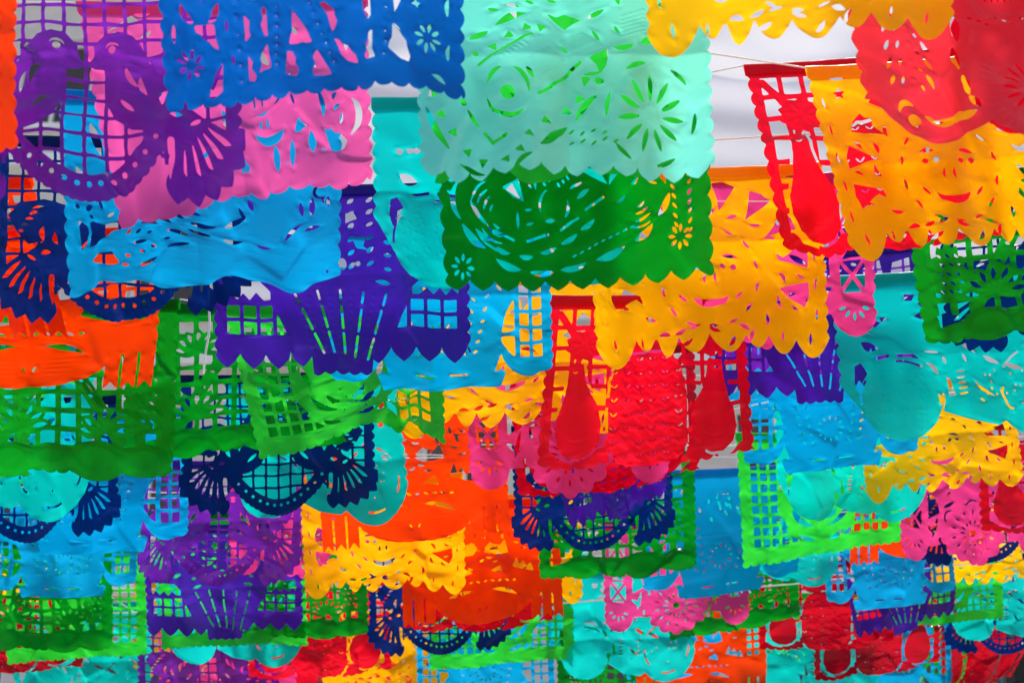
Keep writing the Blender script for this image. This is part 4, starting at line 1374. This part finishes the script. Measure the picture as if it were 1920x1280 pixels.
b('B1', 'doves', 'violet', 2.44, (-135, -45), (448, -60), (462, 400), (-120, 405), 'violet banner of two facing doves, over rose pink and sky blue banners', 'r2', amp=1.3)
b('B3', 'mint', 'mint', 2.44, (765, -105), (1320, -118), (1345, 335), (790, 345), 'pale mint translucent banner with skull and big flower above the green sombrero banner', 'r2', amp=1.2)
b('B5', 'sun', 'yellow', 2.74, (1510, 128), (1955, 88), (2035, 470), (1600, 500), 'yellow sun banner with star cut-outs, beneath the coral banner and over the red bottle banner', 'r3')
b('B2', 'lady', 'rose', 2.58, (143, 6), (690, -6), (698, 335), (222, 432), 'rose pink banner of smiling figures hanging between violet doves and royal blue skirts', 'r3', amp=1.2, bot=[(0, 0), (0.3, 0.02), (0.6, 0.0), (1, 0.0)])
b('B4', 'bottles', 'red', 2.90, (1394, 124), (1842, 80), (1905, 455), (1475, 485), 'red bottle banner hung directly behind the yellow star-cut sun banner', 'r4')
b('C2', 'hat', 'green', 2.69, (806, 120), (1325, 100), (1340, 530), (835, 555), 'green sombrero banner with pointed foot, below the mint skull banner', 'r3', amp=0.9)
b('B6', 'waves', 'lime', 2.62, (800, -62), (1285, -74), (1292, 345), (815, 352), 'bright green banner showing through the mint skull slits above the sombrero', 'r3b')
b('C4', 'waves', 'sky', 2.72, (108, 170), (642, 172), (640, 555), (130, 568), 'sky blue fish banner with a wavy foot, over navy doves and indigo basket', 'r4', amp=0.9)
b('C1', 'fruit', 'turquoise', 2.80, (696, 186), (1190, 165), (1205, 572), (705, 588), 'turquoise fruit banner beside the fish banner and behind the green sombrero banner', 'r4')
b('C6', 'doves', 'navy', 2.92, (-8, 255), (455, 250), (470, 590), (-15, 620), 'navy dove banner with dotted arch, behind the sky blue fish banner', 'r5')
b('D1', 'basket', 'indigo', 2.96, (393, 345), (878, 342), (884, 708), (403, 722), 'indigo basket banner with toothed foot, below the sky blue fish banner', 'r5', amp=0.9)
b('C3', 'sun', 'yellow', 2.90, (1092, 312), (1540, 306), (1562, 672), (1122, 690), 'yellow sun banner beside the green sombrero banner and above the red pineapple banner', 'r5')
b('C5', 'pinata', 'orange', 3.06, (-170, 428), (318, 424), (285, 742), (-190, 735), 'orange fringed banner under the navy dove arch and over two green banners', 'r6')
b('C5b', 'pinata', 'orange', 3.00, (-420, 330), (60, 330), (140, 660), (-380, 668), 'orange banner of which a rounded scalloped body shows beneath the navy fan tail', 'r6b')
b('F8', 'cactus', 'green', 2.96, (1680, 330), (2130, 290), (2180, 610), (1742, 644), 'green agave banner below the yellow star-cut banner, over the turquoise round fruit', 'r5')
b('F9', 'zinnia', 'pink', 3.10, (1205, 330), (1632, 322), (1650, 648), (1225, 668), 'pink lattice banner behind a yellow sun, its lobed side over the turquoise hem', 'r6')
b('F3', 'fruit', 'turquoise', 3.16, (1553, 520), (2015, 478), (2045, 835), (1590, 880), 'turquoise banner with a large dimpled round fruit and melon slice slits', 'r6')
b('D2', 'bowl', 'sky', 3.08, (612, 428), (1030, 420), (1040, 722), (618, 740), 'sky blue bowl banner between the indigo teeth and the red pineapple banner', 'r6')
b('D6a', 'cactus', 'green', 3.22, (-115, 565), (338, 562), (320, 895), (-110, 880), 'dark green agave banner with a hilly foot under the orange fringe', 'r7')
b('D3', 'bottles', 'red', 3.16, (1032, 556), (1392, 545), (1418, 872), (1003, 895), 'bright red banner with a quilted pineapple between two bottles, whole in view', 'r7')
b('D5', 'lime', 'lime', 3.26, (416, 572), (828, 560), (838, 850), (490, 872), 'crumpled lime lattice banner hanging below the indigo basket banner', 'r7', amp=1.6, crush=(0.78, 0.12, 0.05), bot=[(0, 0), (0.45, 0.08), (0.62, 0.13), (0.8, 0.1), (1, 0)])
b('D4', 'sun', 'yellow', 3.36, (735, 512), (1172, 506), (1165, 820), (745, 828), 'yellow sun banner between the lime lattice and the red pineapple banner', 'r8')
b('D6b', 'cactus', 'green', 3.40, (228, 566), (655, 560), (650, 845), (235, 872), 'mid green agave banner between the orange fringe and the lime lattice', 'r8')
b('F4', 'basket', 'indigo', 3.36, (1330, 470), (1722, 455), (1735, 750), (1345, 775), 'indigo basket banner under a yellow sun beside the turquoise round fruit', 'r7b')
b('F4b', 'doves', 'violet', 3.46, (1340, 430), (1735, 420), (1745, 690), (1350, 705), 'violet dove banner glimpsed above the turquoise hem behind pink lattice', 'r8')
b('F8b', 'doves', 'navy', 3.05, (1760, 380), (2200, 350), (2230, 650), (1775, 680), 'navy dove banner showing through the green lattice beside the turquoise hem', 'r5b')
b('D9', 'lime', 'lime', 3.48, (-330, 690), (52, 686), (62, 902), (-330, 905), 'lime banner whose edge peeps out between dark green hills and turquoise fruit', 'r9')
b('D7', 'fruit', 'turquoise', 3.58, (-220, 640), (182, 640), (168, 1000), (-215, 1000), 'turquoise melon banner under the dark green hills and over navy fan tail', 'r9')
b('E8', 'zinnia', 'pink', 3.46, (866, 640), (1250, 628), (1256, 930), (884, 945), 'pink zinnia banner tucked behind the red pineapple banner', 'r9')
b('E9', 'bottles', 'crimson', 3.56, (950, 655), (1302, 640), (1312, 905), (972, 955), 'dark red bottle banner behind the pink zinnia banner', 'r9b')
b('E1', 'doves', 'navy', 3.64, (338, 705), (700, 690), (706, 965), (344, 978), 'navy dove banner with dotted arch over the turquoise banner below lime lattice', 'r10')
b('D8', 'doves', 'navy', 3.76, (-128, 745), (222, 742), (224, 1012), (-130, 1022), 'navy dove banner with dotted arch lying over the sky blue bowl', 'r10')
b('E2', 'fruit', 'turquoise', 3.76, (420, 708), (742, 700), (778, 1000), (424, 1010), 'turquoise fruit banner behind the navy doves and above orange body', 'r10b')
b('F2', 'bowl', 'sky', 3.66, (1392, 632), (1712, 620), (1724, 875), (1394, 900), 'sky blue bowl banner below the indigo basket and beside the round turquoise fruit', 'r9')
b('E6', 'pinata', 'orange', 3.90, (588, 752), (946, 742), (958, 1012), (602, 1042), 'orange fringed banner over the yellow sun with closed smile and beside pink zinnia', 'r11')
b('F6', 'sun', 'yellow', 3.86, (1606, 712), (1902, 698), (1918, 918), (1622, 952), 'yellow sun banner below the turquoise melon slits, over pink zinnia and lime', 'r10')
b('F7', 'fruit', 'turquoise', 3.98, (1450, 752), (1742, 742), (1738, 985), (1462, 1005), 'turquoise melon banner below the sky blue bowl, over the lime lattice', 'r11')
b('E10', 'doves', 'navy', 4.02, (958, 800), (1258, 792), (1264, 1022), (966, 1042), 'navy dove banner over the green agave banner under dark red scallops', 'r11')
b('E11', 'basket', 'indigo', 3.92, (1010, 790), (1262, 762), (1246, 950), (1075, 1015), 'indigo basket banner twisted in front of the navy doves', 'r11b', amp=1.8)
b('F5', 'lime', 'lime', 4.10, (1378, 812), (1680, 795), (1694, 1012), (1396, 1062), 'lime lattice banner under turquoise melon, over plain sky blue film', 'r11c')
b('D10', 'bowl', 'sky', 3.98, (-8, 770), (352, 766), (360, 1040), (-6, 1050), 'sky blue bowl banner behind the navy fan tail, lattice over violet film', 'r11c')
b('F11', 'bottles', 'crimson', 4.16, (1832, 790), (2140, 780), (2160, 1005), (1840, 1010), 'crimson bottle banner over pink zinnia beside the yellow petals', 'r12')
b('E7', 'sun', 'yellow', 4.08, (562, 895), (868, 886), (874, 1112), (570, 1122), 'yellow sun banner under the orange fringe and over indigo and green banners', 'r12')
b('E3', 'doves', 'violet', 4.12, (258, 862), (570, 856), (560, 1100), (262, 1112), 'wrinkled violet banner over the indigo basket beside sky blue lattice', 'r12', amp=2.0, crush=(0.35, 0.35, 0.02))
b('E5', 'zinnia', 'pink', 4.28, (426, 868), (700, 862), (706, 1082), (434, 1098), 'pink lattice banner over the indigo basket below the navy dove arch', 'r12b', crush=(0.33, 0.10, 0.03))
b('E12', 'cactus', 'green', 4.24, (1000, 852), (1302, 842), (1308, 1068), (1012, 1092), 'green agave banner below navy doves, over pink lattice and yellow petal', 'r12b')
b('G12', 'pinata', 'orange', 4.36, (748, 938), (1048, 932), (1058, 1168), (758, 1192), 'orange fringed banner over dark red and lime, right below the green agave', 'r13')
b('E13', 'bowl', 'sky', 4.42, (1208, 882), (1502, 868), (1496, 1098), (1204, 1138), 'plain sky blue bowl banner between the green agave and lime lattice', 'r13')
b('F10', 'zinnia', 'pink', 4.34, (1678, 838), (1962, 830), (1966, 1058), (1690, 1065), 'pink zinnia banner below yellow petals and over navy dotted arch', 'r12c')
b('G17', 'sun', 'yellow', 4.50, (806, 928), (1088, 920), (1094, 1140), (812, 1142), 'yellow banner with a single petal showing below the green agave', 'r13b')
b('E4', 'basket', 'indigo', 4.54, (268, 982), (562, 978), (570, 1198), (276, 1214), 'indigo basket banner with toothed foot over turquoise lobes', 'r13c')
b('F12', 'doves', 'navy', 4.60, (1708, 862), (1975, 855), (1980, 1058), (1716, 1072), 'navy dove banner with dotted arch below the pink zinnia, over yellow', 'r14')
b('D11', 'bowl', 'sky', 4.64, (-22, 915), (256, 912), (262, 1122), (-20, 1132), 'sky blue bowl banner over green and lime lattices below another blue bowl', 'r13c')
b('G13', 'bottles', 'crimson', 4.62, (752, 962), (1032, 958), (1040, 1184), (756, 1196), 'dark red bottle banner rim below the orange fringes, over navy arch', 'r14')
b('F15', 'pinata', 'orange', 4.72, (1590, 858), (1850, 850), (1855, 1048), (1594, 1070), 'orange banner whose fringe hangs between lime lattice and sky blue bowl', 'r14b')
b('F1', 'zinnia', 'pink', 4.66, (1128, 985), (1402, 975), (1408, 1180), (1134, 1198), 'pink zinnia banner under the green agave, over orange lattice and turquoise', 'r14')
b('G9', 'cactus', 'green', 4.70, (426, 1005), (688, 1000), (692, 1192), (430, 1200), 'green agave banner between indigo basket and navy doves, over red film', 'r14c')
b('G1', 'cactus', 'green', 4.76, (-62, 1010), (212, 1006), (216, 1222), (-58, 1226), 'green agave banner under the sky blue foot, yellow showing through it', 'r14c')
b('F16', 'fruit', 'turquoise', 4.80, (1312, 915), (1570, 906), (1578, 1108), (1318, 1124), 'turquoise melon banner under lime lattice beside the lower sky blue bowl', 'r15')
b('F13', 'bowl', 'sky', 4.90, (1540, 955), (1782, 944), (1788, 1132), (1546, 1156), 'sky blue bowl banner under orange fringe, over purple and red banners', 'r15')
b('G11', 'doves', 'navy', 4.78, (688, 1018), (952, 1012), (958, 1220), (692, 1236), 'navy dove banner with dotted arch below the dark red rim, over lime', 'r14d')
b('G6', 'fruit', 'turquoise', 4.84, (290, 1030), (568, 1026), (572, 1262), (296, 1264), 'turquoise lobed banner under the indigo teeth, over pink and red', 'r15')
b('G7', 'lime', 'lime', 4.70, (294, 1010), (572, 1004), (576, 1210), (298, 1216), 'lime banner with small scallops between indigo teeth and turquoise lobes', 'r14d')
b('G16', 'fruit', 'turquoise', 4.92, (1030, 1066), (1300, 1056), (1305, 1290), (1034, 1300), 'turquoise banner behind a bare white string and pink lattice', 'r15b')
b('G2', 'lime', 'lime', 4.88, (8, 1032), (272, 1026), (278, 1230), (12, 1248), 'lime lattice banner beside indigo basket, under the green agave', 'r15b')
b('F14', 'sun', 'yellow', 5.00, (1742, 930), (1982, 922), (1988, 1095), (1748, 1108), 'yellow sun banner behind the navy dotted arch and above a lime lattice', 'r15b')
b('G14', 'lime', 'lime', 4.94, (800, 1048), (1072, 1040), (1080, 1238), (806, 1262), 'lime lattice banner behind navy doves, over a sky blue bowl', 'r15c')
b('F17', 'cactus', 'green', 4.98, (1246, 1010), (1494, 1000), (1500, 1162), (1254, 1208), 'green agave banner between turquoise melon and orange lattice', 'r15c')
b('G10', 'bottles', 'red', 4.90, (460, 1075), (728, 1070), (736, 1270), (466, 1284), 'red bottle banner below green agave and beside navy doves', 'r15d')
b('G5', 'doves', 'violet', 5.02, (255, 1150), (520, 1146), (524, 1345), (260, 1350), 'violet lattice banner between turquoise film and turquoise lobes', 'r16')
b('G3', 'bottles', 'crimson', 5.02, (-122, 1082), (150, 1078), (158, 1266), (-118, 1272), 'red bottle banner rim below the lime and green lattices', 'r16')
b('F20', 'basket', 'indigo', 5.10, (1570, 1022), (1800, 1000), (1790, 1165), (1608, 1215), 'indigo basket banner tilted under the sky blue foot, over red', 'r16b', amp=1.5)
b('G15', 'bowl', 'sky', 5.08, (778, 1130), (1036, 1124), (1042, 1318), (782, 1324), 'sky blue bowl banner at the lime lattice foot beside turquoise', 'r16')
b('F18', 'bottles', 'crimson', 5.18, (1418, 1052), (1672, 1042), (1678, 1215), (1424, 1228), 'red bottle banner beside the green agave and above turquoise', 'r16b')
b('F21', 'lime', 'lime', 5.20, (1650, 1018), (1876, 1008), (1882, 1162), (1656, 1184), 'lime lattice banner under yellow petals, over red bottle and navy', 'r16c')
b('G8', 'zinnia', 'pink', 5.10, (296, 1140), (556, 1136), (560, 1335), (300, 1340), 'pink zinnia banner below turquoise lobes beside red bottles', 'r16c')
b('G4', 'fruit', 'turquoise', 5.14, (20, 1130), (282, 1126), (288, 1360), (24, 1366), 'turquoise banner under lime lattice and red rim', 'r16d')
b('G18', 'pinata', 'orange', 5.30, (1188, 1120), (1432, 1112), (1440, 1318), (1194, 1322), 'orange lattice banner below pink zinnia and green agave', 'r17')
b('F22', 'fruit', 'turquoise', 5.28, (1768, 1030), (2000, 1022), (2005, 1218), (1774, 1225), 'turquoise fruit banner beside the lime lattice, over navy and red', 'r17')
b('F19', 'bottles', 'crimson', 5.36, (1522, 1092), (1758, 1082), (1768, 1250), (1530, 1285), 'red bottle banner under indigo teeth, over sky blue and green', 'r17b')
b('F23', 'doves', 'navy', 5.48, (1768, 1070), (2000, 1060), (2004, 1222), (1774, 1236), 'navy dove banner under the lime lattice and turquoise fruit, over crimson', 'r17c')
b('G20', 'fruit', 'turquoise', 5.44, (1398, 1130), (1646, 1122), (1652, 1322), (1404, 1330), 'turquoise banner between orange lattice and red bottles', 'r17b')
b('F24', 'bottles', 'crimson', 5.66, (1756, 1112), (1990, 1102), (1890, 1282), (1768, 1300), 'crimson bottle banner under navy doves beside the metal cladding', 'r17d')
# farther strings, seen in the gaps
b('H1', 'sun', 'yellow', 5.55, (-70, 1022), (180, 1018), (184, 1205), (-66, 1210), 'yellow sun banner showing through the green agave lattice', 'r18')
b('H2', 'sun', 'yellow', 5.60, (250, 1085), (498, 1082), (502, 1270), (254, 1276), 'yellow sun banner behind violet lattice and turquoise lobes', 'r18')
b('H3', 'sun', 'yellow', 5.50, (600, 1118), (852, 1112), (856, 1302), (604, 1308), 'yellow sun banner behind navy doves and red bottles', 'r18')
b('H4', 'cactus', 'green', 5.60, (1042, 1172), (1262, 1166), (1266, 1332), (1046, 1338), 'green agave banner below turquoise fruit and beside orange lattice', 'r18')
b('H5', 'bowl', 'sky', 5.70, (1165, 1120), (1405, 1112), (1410, 1290), (1170, 1296), 'sky blue bowl banner behind the orange lattice', 'r19')
b('H6', 'cactus', 'green', 5.80, (1640, 1150), (1870, 1142), (1800, 1330), (1645, 1330), 'green agave banner behind red bottles and sky blue rim', 'r19')
b('H7', 'bowl', 'sky', 5.62, (1545, 1135), (1780, 1128), (1786, 1298), (1550, 1302), 'sky blue bowl banner rim below the red bottles', 'r18')
b('H8', 'lime', 'lime', 5.75, (1395, 1110), (1630, 1104), (1466, 1275), (1400, 1280), 'lime banner strip beside orange lattice and turquoise', 'r19')
b('H9', 'lime', 'lime', 5.72, (-60, 640), (168, 636), (172, 910), (-56, 915), 'lime banner seen through the dark green agave lattice', 'r20', amp=0.6)
b('H10', 'bowl', 'sky', 5.2, (1325, 560), (1590, 556), (1594, 790), (1330, 790), 'sky blue bowl banner glimpsed behind indigo lattice and red bottles', 'r20')
b('H11', 'bottles', 'red', 5.8, (520, 1120), (770, 1116), (775, 1320), (525, 1325), 'red bottle banner behind the navy doves and green agave', 'r19')
b('H12', 'cactus', 'green', 5.85, (255, 960), (500, 956), (505, 1160), (260, 1165), 'green agave banner behind wrinkled violet film and indigo basket', 'r20')
b('H13', 'fruit', 'turquoise', 5.9, (850, 1000), (1100, 996), (1105, 1200), (855, 1205), 'turquoise fruit banner behind orange fringes and lime lattice', 'r20')

for a, k in B:
    key, design, colour, d, TL, TR, BR, BL, label, row = a
    banner(key, design, colour, d, TL, TR, BR, BL, label, row, **k)

# ------------------------------------------------------------------ strings, each tied to a side rail
LABEL_OF = {}
for a, k in B:
    LABEL_OF.setdefault(a[9], []).append(a[8])
STRING_LABEL = dict(
    r1='royal blue skirt, orange lattice and foremost yellow sun banners', r2='coral shell, violet dove and mint skull banners', r3b='bright green banner behind the mint skull banner',
    r4='fish, turquoise fruit and red bottle banners', r5='navy dove, indigo basket and yellow sun banners below the fish', r6='pink lattice and dimpled turquoise fruit banners',
    r6b='orange banner beneath the navy fan tail', r7b='indigo basket banner beside the dimpled turquoise fruit', r5b='navy dove banner behind the green lattice',
    r10='two navy dove banners and a yellow sun', r11='orange fringe and turquoise melon banners', r12b='pink lattice and green agave banners', r13='orange fringe and plain sky blue banners',
    r14='navy dove, dark red bottle and pink zinnia banners', r14b='orange fringe between lime lattice and blue bowl', r14c='green agave banners beside indigo basket and blue foot', r17c='navy dove banner over crimson bottles')
ends = {-1: [], 1: []}
for row, hems in HEMS.items():
    hems.sort(key=lambda h: h[0].x)
    pts = []
    last = -1e9
    for h in hems:
        for p in h:
            if p.x > last + 0.01:
                pts.append(p + Vector((0, 0, 0.001)))
                last = p.x
    for s in (-1, 1):
        e = pts[0] if s < 0 else pts[-1]
        sp = Vector((s * 2.75, e.y, e.z + (0.30 if s > 0 else 0.10)))
        ends[s].append(sp)
        far = [e.lerp(sp, t) - Vector((0, 0, 0.03 * math.sin(math.pi * t))) for t in (0.34, 0.67, 1.0)]
        pts = far[::-1] + pts if s < 0 else pts + far
    v, f = tube(pts, 0.0017, 6)
    o = mesh_obj('banner_string', v, f, M_STRING, None, True)
    short = min(LABEL_OF[row], key=lambda q: len(q.split()))
    lab = STRING_LABEL.get(row) or short
    lab = 'thin white string holding the ' + lab
    tag(o, lab, 'string', 'strings that carry the banners')

# a bare string without banners, crossing in front of the turquoise film
bs = [at_depth(px_, py_, 4.76) for px_, py_ in ((0, 1150), (500, 1146), (800, 1142), (1040, 1131), (1165, 1121), (1500, 1093), (1785, 1060), (1920, 1045))]
bl_, br_ = Vector((-2.75, bs[0].y, bs[0].z)), Vector((2.75, bs[-1].y, bs[-1].z + 0.05))
v, f = tube([bl_] + bs + [br_], 0.0026, 6)
ends[-1].append(bl_)
ends[1].append(br_)
tag(mesh_obj('bare_string', v, f, M_STRING, None, True), 'bare white string crossing in front of turquoise film beside a yellow petal', 'string')

# loose cord end dangling beside the indigo basket banner
p0 = at_depth(390, 566, 2.62)
cord = []
for k in range(15):
    t = k / 14
    q = at_depth(390 - 4 * t + 4 * math.sin(5 * t), 566 + 134 * t, 2.62)
    cord.append(q)
v, f = tube([at_depth(392, 545, 2.66)] + cord, 0.0022, 6)
tag(mesh_obj('loose_string', v, f, M_STRING, None, True), 'loose white string end dangling beside the indigo basket banner', 'string')

# side rails and posts that the strings are tied to
for s in (-1, 1):
    es = sorted(ends[s], key=lambda p: p.y)
    zmin, zmax = min(p.z for p in es) - 0.15, max(p.z for p in es) + 0.15
    frame = empty('steel_frame', (s * 2.78, es[0].y, 0))
    ys = [es[0].y - 0.2, (es[0].y + es[-1].y) / 2, es[-1].y + 0.2]
    for y in ys:
        v, f = tube([(0, y - es[0].y, 0), (0, y - es[0].y, zmax + 0.2)], 0.035, 12)
        mesh_obj('post', v, f, M_STEEL, frame, True)
    z = zmin
    k = 0
    while z < zmax + 0.2:
        v, f = tube([(0, ys[0] - es[0].y, z), (0, ys[-1] - es[0].y, z)], 0.012, 8)
        mesh_obj('rail', v, f, M_STEEL, frame, True)
        z += 0.25
        k += 1
    tag(frame, 'galvanised steel frame on the ' + ('lantern' if s > 0 else 'opposite') + ' side that the strings are tied to', 'frame')

# ------------------------------------------------------------------ metal cladding and lantern at the lane's side
wallr = empty('metal_cladding', (0, 0, 0))
a0 = at_depth(1835, 1300, 7.2)
a1 = at_depth(2300, 1300, 7.0)
z0, z1 = 0.0, at_depth(1880, 1175, 7.2).z
n = 60
vs, fs = [], []
for i in range(n * 2 + 1):
    t = i / (n * 2)
    x = a0.x + (a1.x - a0.x) * t
    y = a0.y + (a1.y - a0.y) * t + (0.022 if (i // 2) % 2 else 0.0)
    vs += [(x, y, z0), (x, y, z1), (x, y + 0.05, z1), (x, y + 0.05, z0)]
for i in range(n * 2):
    q = i * 4
    fs += [(q, q + 4, q + 5, q + 1), (q + 1, q + 5, q + 6, q + 2), (q + 2, q + 6, q + 7, q + 3)]
mesh_obj('corrugated_sheet', vs, fs, M_METALPANEL, wallr)
v, f = box(a0.x - 0.02, min(a0.y, a1.y) - 0.03, z1, a1.x, max(a0.y, a1.y) + 0.12, z1 + 0.05)
mesh_obj('cap_rail', v, f, M_METALPANEL, wallr)
tag(wallr, 'blue grey corrugated metal cladding beside the crimson bottle banner', 'wall')

lp = at_depth(1916, 1256, 6.2)
lan = empty('lantern_post', (lp.x, lp.y, 0))
tag(lan, 'black lantern with a pale pyramid cap before the metal cladding', 'lantern')


def frustum(name, mat, parent, zb, zt, rb, rt, n=4, rot=math.pi / 4):
    vs = [(rb * math.cos(rot + 2 * math.pi * k / n), rb * math.sin(rot + 2 * math.pi * k / n), zb) for k in range(n)]
    vs += [(rt * math.cos(rot + 2 * math.pi * k / n), rt * math.sin(rot + 2 * math.pi * k / n), zt) for k in range(n)]
    fs = [tuple(range(n - 1, -1, -1)), tuple(range(n, 2 * n))] + [(k, (k + 1) % n, n + (k + 1) % n, n + k) for k in range(n)]
    return mesh_obj(name, vs, fs, mat, parent)


frustum('plinth', M_STONECAP, lan, 0.0, lp.z - 0.16, 0.11, 0.09)
frustum('base_cap', M_STONECAP, lan, lp.z - 0.157, lp.z - 0.06, 0.15, 0.05)
frustum('lamp_body', M_BLACKIRON, lan, lp.z - 0.058, lp.z + 0.06, 0.075, 0.085)
frustum('roof_cap', M_STONECAP, lan, lp.z + 0.063, lp.z + 0.12, 0.135, 0.03)
frustum('finial', M_BLACKIRON, lan, lp.z + 0.122, lp.z + 0.24, 0.012, 0.004, 8)

if __name__ == '__main__':
    for q in sorted(INFO, key=lambda t: t[1]):
        print('INFO', *q)
    print('TRIS', sum(len(o.data.loops) - 2 * len(o.data.polygons) for o in bpy.data.objects if o.type == 'MESH'))
